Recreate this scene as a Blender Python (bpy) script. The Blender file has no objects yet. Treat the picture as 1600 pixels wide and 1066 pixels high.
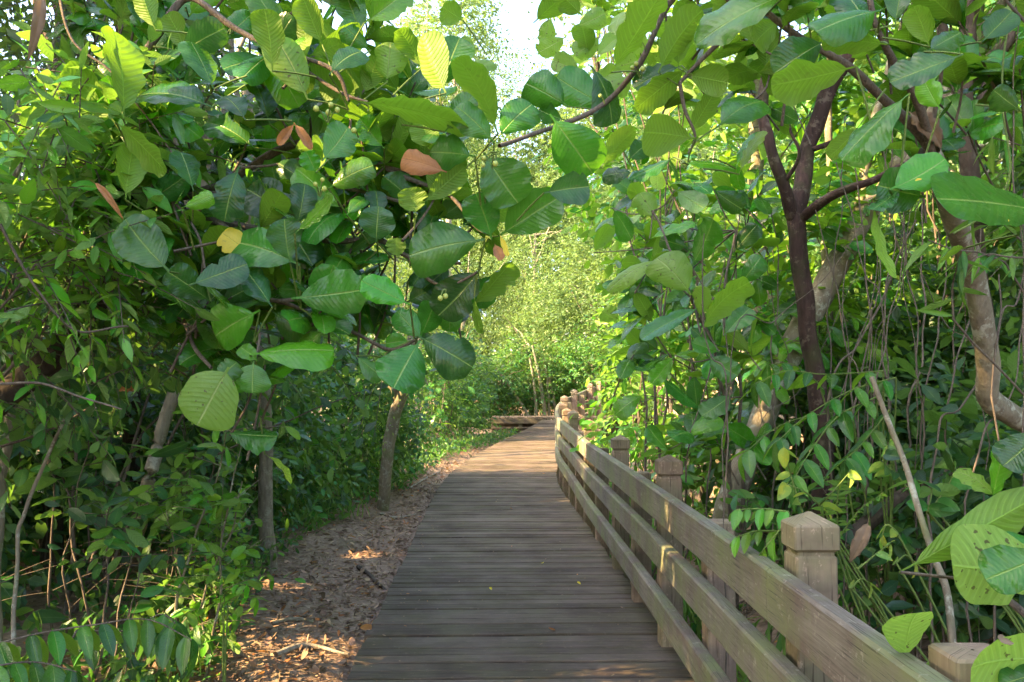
import bpy, math, random
import numpy as np
from mathutils import Vector
rng = np.random.default_rng(11)
random.seed(5)
scene = bpy.context.scene
COL = scene.collection
F = 1400.0; CX, CY = 800.0, 533.0
HOR = 605.0; EYE = 1.5
PITCH = math.atan((HOR - CY) / F)
cp, sp = math.cos(PITCH), math.sin(PITCH)
SUN = np.array([-0.80, -0.28, 0.50]); SUN /= np.linalg.norm(SUN)

def P(px, py, Y):
    """point at depth Y seen at photo pixel (px, py)"""
    a, b = (px - CX) / F, (CY - py) / F
    d = np.array([a, cp - b * sp, sp + b * cp])
    return np.array([0, 0, EYE]) + d * (Y / d[1])

def proj(p):
    p = np.asarray(p, float) - np.array([0, 0, EYE])
    f = p[..., 1] * cp + p[..., 2] * sp
    u = -p[..., 1] * sp + p[..., 2] * cp
    f = np.where(np.abs(f) < 1e-4, 1e-4, f)
    return CX + F * p[..., 0] / f, CY - F * u / f, f

def nrm(a):
    a = np.asarray(a, float)
    return a / np.maximum(np.linalg.norm(a, axis=-1, keepdims=True), 1e-9)

# ------------------------------------------------------------------ meshes
class MB:
    def __init__(s):
        s.v, s.uv, s.tone, s.f, s.m, s.n = [], [], [], [], [], 0
    def add(s, v, faces, uv=None, tone=0.5, mat=0):
        v = np.asarray(v, float).reshape(-1, 3); k = len(v)
        s.v.append(v)
        s.uv.append(np.zeros((k, 2)) if uv is None else np.asarray(uv, float).reshape(-1, 2))
        s.tone.append(np.broadcast_to(np.asarray(tone, float), (k,)))
        faces = np.asarray(faces, int)
        s.f.append(faces + s.n)
        s.m.append(np.broadcast_to(np.asarray(mat, int), (len(faces),)))
        s.n += k
    def merge(s, o, dm=0):
        for v, uv, t in zip(o.v, o.uv, o.tone): s.v.append(v); s.uv.append(uv); s.tone.append(t)
        for f, m in zip(o.f, o.m): s.f.append(f + s.n); s.m.append(m + dm)
        s.n += o.n
    def build(s, name, mats, parent=None, smooth=True, origin=None):
        me = bpy.data.meshes.new(name)
        if origin is None:
            o = parent
            origin = np.array(o['_o']) if o is not None else np.zeros(3)
        if not s.v:
            s.add(np.zeros((3, 3)), [[0, 1, 2]])
        v = np.concatenate(s.v) - origin
        uv = np.concatenate(s.uv); tone = np.concatenate(s.tone)
        me.vertices.add(len(v)); me.vertices.foreach_set('co', v.ravel().astype(np.float32))
        lv = np.concatenate([f.ravel() for f in s.f])
        tot = np.concatenate([np.full(len(f), f.shape[1]) for f in s.f])
        me.loops.add(len(lv)); me.loops.foreach_set('vertex_index', lv.astype(np.int32))
        me.polygons.add(len(tot))
        st = np.concatenate([[0], np.cumsum(tot)[:-1]])
        me.polygons.foreach_set('loop_start', st.astype(np.int32))
        me.polygons.foreach_set('loop_total', tot.astype(np.int32))
        me.polygons.foreach_set('material_index', np.concatenate(s.m).astype(np.int32))
        me.polygons.foreach_set('use_smooth', np.full(len(tot), smooth))
        ul = me.uv_layers.new(name='UVMap')
        ul.data.foreach_set('uv', uv[lv].ravel().astype(np.float32))
        at = me.attributes.new('tone', 'FLOAT', 'POINT')
        at.data.foreach_set('value', tone.astype(np.float32))
        me.update(); me.validate()
        if not isinstance(mats, (list, tuple)): mats = [mats]
        for m in mats: me.materials.append(m)
        ob = bpy.data.objects.new(name, me); COL.objects.link(ob)
        if parent is not None:
            ob.parent = parent; ob['_o'] = [float(x) for x in origin]
        else:
            ob.location = [float(x) for x in origin]; ob['_o'] = [float(x) for x in origin]
        return ob

LABELS = set()
def tag(o, label, cat, group=None, kind=None):
    o['label'] = label; o['category'] = cat
    if group: o['group'] = group
    if kind: o['kind'] = kind
    return o
def thing(name, label, cat, loc, group=None):
    o = bpy.data.objects.new(name, None); COL.objects.link(o)
    o.empty_display_size = 0.2
    o.location = [float(x) for x in loc]; o['_o'] = [float(x) for x in loc]
    return tag(o, label, cat, group)
def struct(name, mb, mats, smooth=True, label=None, cat=None):
    o = mb.build(name, mats, None, smooth)
    o['kind'] = 'structure'
    o['label'] = label; o['category'] = cat
    return o

def catmull(pts, n=8):
    p = np.asarray(pts, float)
    if len(p) < 3: 
        t = np.linspace(0, 1, n + 1)[:, None]; return p[0] * (1 - t) + p[-1] * t
    q = np.vstack([2 * p[0] - p[1], p, 2 * p[-1] - p[-2]]); out = []
    for i in range(1, len(q) - 2):
        t = np.linspace(0, 1, n, endpoint=False)[:, None]
        a, b, c, d = q[i - 1], q[i], q[i + 1], q[i + 2]
        out.append(.5 * (2 * b + (c - a) * t + (2 * a - 5 * b + 4 * c - d) * t ** 2 + (-a + 3 * b - 3 * c + d) * t ** 3))
    out.append(p[-1][None]); return np.vstack(out)

def tube(mb, pts, r0, r1=None, sides=8, mat=0, tone=.5, n=8, wob=0.0, knob=0.0):
    """tapered limb through the points"""
    c = catmull(pts, n); K = len(c)
    if r1 is None: r1 = r0
    s = np.concatenate([[0], np.cumsum(np.linalg.norm(np.diff(c, axis=0), axis=1))]); s0 = s / max(s[-1], 1e-6)
    if wob: 
        ph = rng.uniform(0, 6.28, (3, 2))
        for k in range(3):
            c[:, k] += wob * (np.sin(s * 5.1 + ph[k, 0]) * .6 + np.sin(s * 13.7 + ph[k, 1]) * .4) * np.sin(np.pi * s0) ** .5
    r = r0 + (r1 - r0) * s0
    if knob: r = r * (1 + knob * np.sin(s * 17 + rng.uniform(0, 6)) * np.sin(s * 7.3 + 1) )
    T = nrm(np.gradient(c, axis=0))
    ref = np.array([.13, .21, 1.]) if abs(T[:, 2]).mean() < .8 else np.array([1., .17, .05])
    A = nrm(np.cross(T, ref)); B = np.cross(T, A)
    th = np.linspace(0, 2 * np.pi, sides + 1)
    rr = r[:, None]
    if sides >= 8 and r0 > .02:
        rr = rr * (1 + .06 * np.sin(2 * th[None] + s[:, None] * 3 + rng.uniform(0, 6)) + .04 * np.sin(3 * th[None] - s[:, None] * 4.3))
        rr[:, -1] = rr[:, 0]
    v = c[:, None] + rr[..., None] * (np.cos(th)[None, :, None] * A[:, None] + np.sin(th)[None, :, None] * B[:, None])
    uv = np.stack(np.broadcast_arrays(th[None] / 6.2832 * 6.28 * r0, s[:, None]), -1)
    m = sides + 1
    i, j = np.meshgrid(np.arange(K - 1), np.arange(sides), indexing='ij')
    f = np.stack([i * m + j, i * m + j + 1, (i + 1) * m + j + 1, (i + 1) * m + j], -1).reshape(-1, 4)
    mb.add(v, f, uv, tone, mat)
    return c

def sweep(mb, path, prof, up=(0, 0, 1), mat=0, tone=.5, side=None):
    """closed 2-D profile (side, up) moved along a path, with end caps"""
    c = np.asarray(path, float); K = len(c); prof = np.asarray(prof, float); m = len(prof)
    T = nrm(np.gradient(c, axis=0)) if K > 2 else nrm(np.repeat((c[1] - c[0])[None], 2, 0))
    up = np.asarray(up, float)
    S = nrm(np.cross(T, up)); U = np.cross(S, T)
    v = c[:, None] + prof[None, :, 0:1] * S[:, None] + prof[None, :, 1:2] * U[:, None]
    s = np.concatenate([[0], np.cumsum(np.linalg.norm(np.diff(c, axis=0), axis=1))])
    pr = np.concatenate([[0], np.cumsum(np.linalg.norm(np.diff(prof, axis=0), axis=1))])
    o = rng.uniform(0, 40, 2)
    uv = np.stack(np.broadcast_arrays(s[:, None] + o[0], pr[None] + o[1]), -1)
    i, j = np.meshgrid(np.arange(K - 1), np.arange(m), indexing='ij'); j2 = (j + 1) % m
    f = np.stack([i * m + j, i * m + j2, (i + 1) * m + j2, (i + 1) * m + j], -1).reshape(-1, 4)
    n0 = mb.n
    mb.add(v, f, uv, tone, mat)
    # caps share the vertices
    mb.f.append(np.array([list(range(m))[::-1]]) + n0); mb.m.append(np.array([mat]))
    mb.f.append(np.array([list(range((K - 1) * m, K * m))]) + n0); mb.m.append(np.array([mat]))

def rect_prof(w, h, c=.006):
    w, h = w / 2, h / 2
    return [(-w, -h + c), (-w, h - c), (-w + c, h), (w - c, h), (w, h - c), (w, -h + c), (w - c, -h), (-w + c, -h)]

SHAPES = {'obovate': (.70, .37), 'round': (.52, .42), 'ellipse': (.72, .62), 'lance': (.75, 1.0), 'ovate': (.5, .8), 'blade': (.35, .9)}
def leaves(mb, base, axis, normal, L, W, shape='ellipse', nv=5, nu=2, curl=.15, fold=.2, wave=0., edge=0., stalk=.12, mat=0, tone=.5, tw=0.):
    base = np.atleast_2d(base); N = len(base)
    if N == 0: return
    A = nrm(np.broadcast_to(axis, (N, 3))); Z = np.broadcast_to(normal, (N, 3))
    Z = nrm(Z - (Z * A).sum(1, keepdims=True) * A + 1e-7); X = np.cross(A, Z)
    L, W, curl, fold, wave, edge, tw = [np.broadcast_to(np.asarray(q, float), (N,))[:, None, None] for q in (L, W, curl, fold, wave, edge, tw)]
    a, b = SHAPES[shape]; vp = a / (a + b); pk = vp ** a * (1 - vp) ** b
    vv = (1 - np.cos(np.linspace(0, np.pi, nv + 1))) / 2 if nv > 3 else np.linspace(0, 1, nv + 1)
    hw = vv ** a * (1 - vv) ** b / pk
    if stalk > 0:
        vv = np.concatenate([[-stalk, -.02], vv[1:]]) ; hw = np.concatenate([[.045, .05], hw[1:]])
    hw = np.maximum(hw, .012)
    u = np.linspace(-1, 1, nu + 1)
    V, U = np.meshgrid(vv, u, indexing='ij'); H = np.repeat(hw[:, None], nu + 1, 1)
    V, U, H = V[None], U[None], H[None]
    ph = rng.uniform(0, 6.28, (N, 1, 1)); fr = rng.uniform(2.2, 4.2, (N, 1, 1))
    Hx = H * (1 + (.035 * np.sin(V * 13 + ph) + .05 * np.sin(V * 5 + ph * 2)) * (nv > 5))
    if nv > 9:
        Hx = Hx * (1 + .10 * np.sin(V * 3.1 + ph * 3) * np.sign(U))
        for _b in range(2):
            v0 = rng.uniform(.3, .98, (N, 1, 1)); bs = np.sign(rng.normal(size=(N, 1, 1))); am = np.where(rng.random((N, 1, 1)) < .28, rng.uniform(.12, .42, (N, 1, 1)), 0)
            Hx = Hx * (1 - am * np.exp(-((V - v0) / .055) ** 2) * (U * bs > 0))
    half = Hx * W / 2
    au = np.abs(U)
    x = U * half * np.cos(fold) 
    z = au * half * np.sin(fold) - edge * half * au ** 2.2 + wave * W * np.sin(fr * 6.28 * V + ph + (U > 0) * 1.7) * au ** 2 * H
    Vp = np.maximum(V, 0)
    z = z - curl * L * Vp ** 2 - .25 * curl * L * V * (V < 0)
    y = V * L * (1 - .35 * np.abs(curl) * Vp)
    xs = x + tw * Vp * L * .3 * Vp
    pos = base[:, None, None] + xs[..., None] * X[:, None, None] + y[..., None] * A[:, None, None] + z[..., None] * Z[:, None, None]
    R, Cc = V.shape[1], nu + 1
    uv = np.broadcast_to(np.stack([U / 2 + .5, V], -1), (N, R, Cc, 2))
    i, j = np.meshgrid(np.arange(R - 1), np.arange(nu), indexing='ij')
    f = np.stack([i * Cc + j, i * Cc + j + 1, (i + 1) * Cc + j + 1, (i + 1) * Cc + j], -1).reshape(-1, 4)
    f = (f[None] + (np.arange(N) * R * Cc)[:, None, None]).reshape(-1, 4)
    t = np.repeat(np.broadcast_to(np.asarray(tone, float), (N,)), R * Cc)
    mm = np.repeat(np.broadcast_to(np.asarray(mat, int), (N,)), (R - 1) * nu)
    mb.add(pos, f, uv, t, mm)

# windows cut into the leaves to aim sun patches: the ways along which the low sun reaches the ground and the far trees
BEAMS = []
def sunkeep(p):
    keep = np.ones(len(p), bool)
    for q, r in BEAMS:
        d = p - np.asarray(q); t = d @ SUN
        dist = np.linalg.norm(d - t[:, None] * SUN, axis=1)
        keep &= ~((t > .6) & (dist < r * (.75 + .5 * rng.random(len(p))) + np.where(t > 5, .17, .05)))
    return keep
def inpoly(px, py, poly):
    c = np.zeros(px.shape, bool); n = len(poly)
    for i in range(n):
        x1, y1 = poly[i]; x2, y2 = poly[(i + 1) % n]
        if y1 == y2: continue
        c ^= ((y1 > py) != (y2 > py)) & (px < (x2 - x1) * (py - y1) / (y2 - y1) + x1)
    return c
# nothing grows across the walkway: the corridor of air over it, as seen down the path
CLEAR = [[(770, 690), (640, 760), (600, 850), (300, 1100), (1250, 1100), (1180, 900), (1020, 760), (900, 690), (880, 640), (828, 640)]]
VIEW = [[(742, 520), (800, 505), (815, 360), (900, 375), (925, 480), (905, 560), (925, 640), (880, 655), (770, 690), (690, 640), (745, 600)]]
GLADE = [[(782, 40), (792, -60), (838, -60), (830, 40), (806, 78)]]
def clearkeep(p, polys, ymax=99):
    x, y, f = proj(p); k = np.ones(len(p), bool)
    x = x + rng.normal(size=len(x)) * 11; y = y + rng.normal(size=len(y)) * 11      # ragged edges
    for q in polys: k &= ~(inpoly(x, y, q) & (f > .2) & (p[:, 1] < ymax))
    k &= ~((f < 1.9) & (f > -.5) & (np.abs(p[:, 0]) < 1.2))
    return k
def rdir(N, up=0.0, spread=1.0):
    d = rng.normal(size=(N, 3)) * spread; d[:, 2] += up
    return nrm(d)

def twigs(mb, wood, org, dirs, tl, nl, L, ratio=.4, shape='ellipse', mat=0, tone=(.2, .8), droop=.3, nv=4, nu=2, r=.003, wmat=0, clear=None, ymax=99, curl=(.05, .3), flat=.5, stem=True, spread=.85, sunny=True):
    org = np.atleast_2d(org); N = len(org)
    k = np.ones(N, bool)
    if clear is not None: k &= clearkeep(org, clear, ymax)
    if sunny: k &= sunkeep(org)
    org, dirs = org[k], np.atleast_2d(dirs)[k]; N = len(org)
    if N == 0: return
    tl = rng.uniform(.7, 1.3, N) * tl
    side = nrm(np.cross(dirs, np.array([0, 0, 1.]) + rng.normal(size=(N, 3)) * .4))
    base, ax, no, to = [], [], [], []
    tt = rng.uniform(tone[0], tone[1], N)
    for j in range(nl):
        t = (j + .6) / nl
        b = org + dirs * (tl * t)[:, None] + np.array([0, 0, -1.]) * (droop * .35 * tl * t * t)[:, None]
        sg = 1 if j % 2 else -1
        a = dirs * (.35 + .5 * (j == nl - 1)) + side * sg * spread * (0.15 if j == nl - 1 else 1) + np.array([0, 0, -1.]) * droop * rng.uniform(.3, 1.4, (N, 1)) + rng.normal(size=(N, 3)) * .18
        n = np.array([0, 0, 1.]) * flat + rng.normal(size=(N, 3)) * .35 + side * .1
        base.append(b); ax.append(nrm(a)); no.append(n); to.append(tt + rng.normal(size=N) * .12)
    base, ax, no, to = np.concatenate(base), np.concatenate(ax), np.concatenate(no), np.concatenate(to)
    if clear is not None:
        k = clearkeep(base + ax * L, clear, ymax) & clearkeep(base, clear, ymax)
        base, ax, no, to = base[k], ax[k], no[k], to[k]
    if sunny and len(base):
        k = sunkeep(base + ax * L * .5); base, ax, no, to = base[k], ax[k], no[k], to[k]
    M = len(base); l = L * rng.uniform(.6, 1.25, M)
    leaves(mb, base, ax, no, l, l * ratio * rng.uniform(.8, 1.15, M), shape, nv, nu, curl=rng.uniform(*curl, M), fold=rng.uniform(.05, .45, M), stalk=.1 if nv > 2 else 0, mat=mat, tone=to)
    if stem and wood is not None:
        for i in range(N):
            e = org[i] + dirs[i] * tl[i]
            m = org[i] + dirs[i] * tl[i] * .5 + np.array([0, 0, -droop * .09 * tl[i]]); e = e + np.array([0, 0, -droop * .35 * tl[i]])
            tube(wood, [org[i], m, e], r, r * .4, 4, wmat, n=2)

def rosettes(mb, wood, cen, dirs, L, nl=6, ratio=.6, shape='obovate', mat=0, tone=(.1, .7), nv=7, nu=4, clear=None, ymax=99, stemlen=.25, r=.005, wmat=0, sunny=True, open_=(.7, 1.35)):
    cen, dirs = np.atleast_2d(cen), nrm(np.atleast_2d(dirs))
    k = np.ones(len(cen), bool)
    if clear is not None: k &= clearkeep(cen, clear, ymax)
    if sunny: k &= sunkeep(cen)
    cen, dirs = cen[k], dirs[k]; N = len(cen)
    if N == 0: return
    X = nrm(np.cross(dirs, rng.normal(size=(N, 3)))); Y = np.cross(dirs, X)
    B, A, NO, T = [], [], [], []
    ph = rng.uniform(0, 6.28, N)
    for j in range(nl):
        th = ph + j * 2.4 + rng.normal(size=N) * .2; el = rng.uniform(*open_, N) - .08 * (nl - j)
        rad = X * np.cos(th)[:, None] + Y * np.sin(th)[:, None]
        a = dirs * np.cos(el)[:, None] + rad * np.sin(el)[:, None] + np.array([0, 0, -.22])
        B.append(cen - dirs * .02 * (nl - j)); A.append(nrm(a)); NO.append(dirs - rad * .3 + np.array([0, 0, .5]) + rng.normal(size=(N, 3)) * .2); T.append(rng.uniform(*tone, N))
    B, A, NO, T = map(np.concatenate, (B, A, NO, T))
    l = L * rng.uniform(.65, 1.2, len(B))
    if clear is not None:
        k = clearkeep(B + A * l[:, None], clear, ymax) & clearkeep(B + A * l[:, None] * .5, clear, ymax)
        B, A, NO, T, l = B[k], A[k], NO[k], T[k], l[k]
    M = len(B)
    leaves(mb, B, A, NO, l, l * ratio * rng.uniform(.85, 1.15, M), shape, nv, nu, curl=rng.uniform(-.1, .5, M), fold=rng.uniform(-.05, .5, M), wave=rng.uniform(0, .06, M), edge=rng.uniform(0, .5, M), tw=rng.uniform(-.3, .3, M), stalk=.14, mat=mat, tone=T)
    if wood is not None:
        for i in range(N):
            a = cen[i] - dirs[i] * stemlen * rng.uniform(.7, 1.5) + np.array([0, 0, -.06])
            tube(wood, [a, (a + cen[i]) / 2 + rng.normal(size=3) * .012, cen[i]], r * 1.1, r * .7, 5, wmat, n=3)

# ------------------------------------------------------------------ materials
class NT:
    def __init__(s, name):
        s.mat = bpy.data.materials.new(name); s.mat.use_nodes = True
        s.t = s.mat.node_tree; s.t.nodes.clear(); s.l = s.t.links
        s.out = s.t.nodes.new('ShaderNodeOutputMaterial')
    def n(s, typ, **kw):
        nd = s.t.nodes.new('ShaderNode' + typ)
        for k, v in kw.items():
            if k == 'ins':
                for key, val in v.items():
                    sock = nd.inputs[key]
                    if hasattr(val, 'is_output') or isinstance(val, bpy.types.NodeSocket): s.l.new(val, sock)
                    else:
                        if isinstance(val, (tuple, list)) and sock.type == 'RGBA' and len(val) == 3: val = (*val, 1)
                        sock.default_value = val
            else: setattr(nd, k, v)
        return nd
    def m(s, op, a, b=0.0, c=None, clamp=False):
        nd = s.t.nodes.new('ShaderNodeMath'); nd.operation = op; nd.use_clamp = clamp
        for i, v in enumerate((a, b) if c is None else (a, b, c)):
            if isinstance(v, bpy.types.NodeSocket): s.l.new(v, nd.inputs[i])
            else: nd.inputs[i].default_value = v
        return nd.outputs[0]
    def mix(s, f, a, b, bt='MIX'):
        nd = s.t.nodes.new('ShaderNodeMix'); nd.data_type = 'RGBA'; nd.blend_type = bt
        for k, v in ((0, f), (6, a), (7, b)):
            if isinstance(v, bpy.types.NodeSocket): s.l.new(v, nd.inputs[k])
            else: nd.inputs[k].default_value = (*v, 1) if isinstance(v, (tuple, list)) and len(v) == 3 else v
        return nd.outputs[2]
    def ramp(s, f, stops):
        nd = s.t.nodes.new('ShaderNodeValToRGB'); e = nd.color_ramp.elements
        while len(e) < len(stops): e.new(.5)
        for i, (p, c) in enumerate(stops):
            e[i].position = p; e[i].color = (*c, 1) if isinstance(c, (tuple, list)) else (c, c, c, 1)
        s.l.new(f, nd.inputs[0]); return nd.outputs[0]
    def rng(s, f, a, b, c=0., d=1.):
        nd = s.n('MapRange', ins={0: f, 1: a, 2: b, 3: c, 4: d}); return nd.outputs[0]
    def noise(s, vec, scale, detail=4, rough=.55, dist=0.):
        nd = s.n('TexNoise', ins={'Scale': scale, 'Detail': detail, 'Roughness': rough, 'Distortion': dist})
        if vec is not None: s.l.new(vec, nd.inputs['Vector'])
        return nd.outputs[0]
    def vmap(s, vec, scale, loc=(0, 0, 0)):
        nd = s.n('Mapping', ins={'Vector': vec, 'Scale': scale, 'Location': loc}); return nd.outputs[0]
    def fin(s, shader):
        s.l.new(shader, s.out.inputs['Surface']); return s.mat

def leaf_mat(name, dark, light, under, trans, rough=.38, tfac=.3, nveins=11, vein=.35, veincol=(.25, .36, .10), spots=.25, hue=.03, bump=.5, blotch=None, spec=.4):
    t = NT(name)
    uv = t.n('TexCoord').outputs['UV']; sx = t.n('SeparateXYZ', ins={0: uv})
    u, v = sx.outputs[0], sx.outputs[1]
    a = t.m('ABSOLUTE', t.m('MULTIPLY', t.m('SUBTRACT', u, .5), 2.))
    geo = t.n('New' + 'Geometry'); rnd = geo.outputs['Random Per Island']; back = geo.outputs['Backfacing']
    tone = t.n('Attribute', attribute_name='tone').outputs['Fac']
    obj = t.n('TexCoord').outputs['Object']
    # side veins run forward from the midrib
    phs = t.m('ADD', t.m('SUBTRACT', t.m('MULTIPLY', v, float(nveins)), t.m('MULTIPLY', t.m('POWER', a, 1.25), nveins * .20)), t.m('MULTIPLY', t.noise(obj, 14., 2), .55))
    cs = t.m('ABSOLUTE', t.m('COSINE', t.m('MULTIPLY', phs, math.pi)))
    line = t.m('POWER', cs, 26.)
    fade = t.rng(a, .98, .5, .15, 1.)
    line = t.m('MULTIPLY', line, t.m('MULTIPLY', fade, t.m('ADD', t.m('MULTIPLY', back, .68), .27)))
    mid = t.rng(a, .012, .055, 1., 0.)
    ve = t.m('MAXIMUM', mid, t.m('MULTIPLY', line, .55))
    big = t.noise(obj, 9., 3)
    col = t.mix(t.m('ADD', tone, t.m('ADD', t.m('MULTIPLY', t.m('SUBTRACT', big, .5), 1.1), t.m('MULTIPLY', t.m('SUBTRACT', .35, a), .22)), clamp=True), dark, light)
    hs = t.n('HueSaturation', ins={'Hue': t.rng(rnd, 0, 1, .5 - hue, .5 + hue), 'Saturation': t.rng(tone, 0, 1, .92, 1.05), 'Value': t.rng(t.m('FRACT', t.m('MULTIPLY', rnd, 7.31)), 0, 1, .78, 1.22), 'Color': col})
    top = t.mix(t.m('MULTIPLY', ve, vein), hs.outputs[0], veincol)
    un = t.mix(t.m('MULTIPLY', ve, min(1, vein * 1.7)), t.mix(t.rng(tone, 0, 1, 0, 1.), under, tuple(min(1, x * 1.35) for x in under)), tuple(min(.9, x * 2.1) for x in under))
    c = t.mix(back, top, un)
    if blotch:
        bl = t.rng(t.noise(obj, 22., 5, .65), .54, .66)
        c = t.mix(t.m('MULTIPLY', bl, .75), c, blotch)
    if spots:
        sp_ = t.rng(t.noise(obj, 60., 2, .5), .655, .685)
        c = t.mix(t.m('MULTIPLY', sp_, spots), c, (.06, .045, .02))
    h = t.m('ADD', t.m('MULTIPLY', cs, t.m('SUBTRACT', -.16, t.m('MULTIPLY', back, .30))), t.m('MULTIPLY', t.noise(obj, 55., 3), .5))
    h = t.m('SUBTRACT', h, t.m('MULTIPLY', mid, .7)); h = t.m('ADD', h, t.m('MULTIPLY', t.noise(obj, 16., 2), 1.1))
    bp = t.n('Bump', ins={'Strength': bump, 'Distance': .004, 'Height': h})
    r = t.m('ADD', t.rng(t.noise(obj, 30., 3), .3, .7, rough - .08, rough + .1), t.m('MULTIPLY', back, .25))
    pb = t.n('BsdfPrincipled', ins={'Base Color': c, 'Roughness': r, 'Normal': bp.outputs[0], 'Specular IOR Level': spec})
    tc = t.mix(.45, trans, t.mix(1., c, (3.2, 3.2, 2.0), 'MULTIPLY'))
    tc = t.mix(t.m('MULTIPLY', ve, .5), tc, tuple(x * .45 for x in trans))
    tr = t.n('BsdfTranslucent', ins={'Color': tc, 'Normal': bp.outputs[0]})
    mx = t.n('MixShader', ins={0: tfac, 1: pb.outputs[0], 2: tr.outputs[0]})
    return t.fin(mx.outputs[0])

M = {}
M['broad'] = leaf_mat('broad_leaf', (.013, .066, .013), (.070, .240, .022), (.115, .205, .024), (.23, .55, .012), rough=.24, tfac=.28, nveins=13, vein=.55, veincol=(.34, .46, .12), hue=.022, spec=.38)
M['young'] = leaf_mat('backlit_leaf', (.12, .235, .030), (.20, .33, .048), (.19, .31, .055), (.34, .54, .05), rough=.40, tfac=.40, nveins=11, vein=.5, veincol=(.50, .60, .24), hue=.012, spots=.95, bump=.9)  # paler yellow-green stands in for sun shining through; also some truly yellowish leaves
M['slim'] = leaf_mat('slim_leaf', (.024, .085, .012), (.135, .33, .030), (.10, .19, .04), (.24, .50, .03), rough=.33, tfac=.3, nveins=8, vein=.25, hue=.03, spots=.2)
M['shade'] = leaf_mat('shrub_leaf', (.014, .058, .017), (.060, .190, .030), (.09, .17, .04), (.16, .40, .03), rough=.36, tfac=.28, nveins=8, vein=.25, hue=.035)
M['tree'] = leaf_mat('tree_leaf', (.024, .060, .012), (.085, .155, .020), (.08, .13, .03), (.24, .36, .04), rough=.5, tfac=.3, nveins=6, vein=.12, hue=.04, bump=.2)
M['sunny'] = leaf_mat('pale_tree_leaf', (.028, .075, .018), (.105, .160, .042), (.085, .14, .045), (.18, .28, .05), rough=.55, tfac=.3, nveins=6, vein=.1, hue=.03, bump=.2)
M['yellow'] = leaf_mat('yellow_leaf', (.62, .46, .02), (.78, .62, .04), (.6, .48, .08), (.8, .6, .03), rough=.4, tfac=.3, nveins=12, vein=.2, veincol=(.7, .6, .2), hue=.01)
M['brown'] = leaf_mat('brown_leaf', (.24, .085, .022), (.46, .20, .065), (.36, .2, .1), (.5, .2, .05), rough=.55, tfac=.2, nveins=12, vein=.25, veincol=(.4, .22, .1), hue=.01, blotch=(.16, .07, .03))
M['dry'] = leaf_mat('dry_leaf', (.12, .077, .05), (.38, .265, .18), (.30, .23, .18), (.25, .14, .07), rough=.75, tfac=.08, nveins=10, vein=.2, veincol=(.3, .2, .13), hue=.02, spec=.2)
M['blotchy'] = leaf_mat('blotchy_leaf', (.11, .22, .03), (.24, .34, .05), (.2, .3, .06), (.4, .5, .05), rough=.4, tfac=.3, nveins=9, vein=.3, blotch=(.45, .42, .04))
M['grass'] = leaf_mat('grass_blade', (.04, .11, .02), (.13, .29, .04), (.12, .22, .05), (.3, .5, .05), rough=.45, tfac=.3, nveins=2, vein=.1, hue=.03, bump=.15)

def bark_mat(name, c0, c1, lichen=None, lich=.5, scale=1., moss=None, rough=.85):
    t = NT(name); ob = t.n('TexCoord').outputs['Object']
    st = t.vmap(ob, (14 * scale, 14 * scale, 3.5 * scale))
    a = t.noise(st, 2.5, 7, .65); b = t.noise(ob, 3.2 * scale, 4)
    c = t.mix(t.rng(a, .3, .7), c0, c1)
    c = t.mix(t.rng(b, .35, .7, 0, .55), c, tuple(x * .6 for x in c0))
    if lichen: c = t.mix(t.m('MULTIPLY', t.rng(t.noise(ob, 13. * scale, 5, .7), .54, .62), lich), c, lichen)
    if moss: c = t.mix(t.m('MULTIPLY', t.rng(t.noise(ob, 4.5 * scale, 4), .5, .66), .6), c, moss)
    w = t.noise(t.vmap(ob, (22 * scale, 22 * scale, 60 * scale)), 1., 3)
    h = t.m('ADD', a, t.m('MULTIPLY', w, .35))
    bp = t.n('Bump', ins={'Strength': .8, 'Distance': .012, 'Height': h})
    return t.fin(t.n('BsdfPrincipled', ins={'Base Color': c, 'Roughness': rough, 'Normal': bp.outputs[0], 'Specular IOR Level': .25}).outputs[0])
M['bark_grey'] = bark_mat('grey_bark', (.19, .16, .12), (.39, .34, .265), (.46, .46, .38), .5)
M['bark_pale'] = bark_mat('pale_bark', (.165, .135, .095), (.33, .285, .20), (.43, .43, .34), .75, moss=(.13, .15, .05))
M['bark_red'] = bark_mat('reddish_bark', (.030, .018, .015), (.095, .055, .044), (.20, .16, .12), .45, moss=(.05, .06, .02))
M['bark_dark'] = bark_mat('dark_bark', (.045, .032, .024), (.11, .082, .06), (.2, .19, .15), .2)
M['twig'] = bark_mat('twig_bark', (.085, .068, .052), (.23, .185, .145), None, scale=3)
M['green_twig'] = bark_mat('green_twig', (.10, .17, .035), (.22, .30, .07), None, scale=3, rough=.5)

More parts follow.
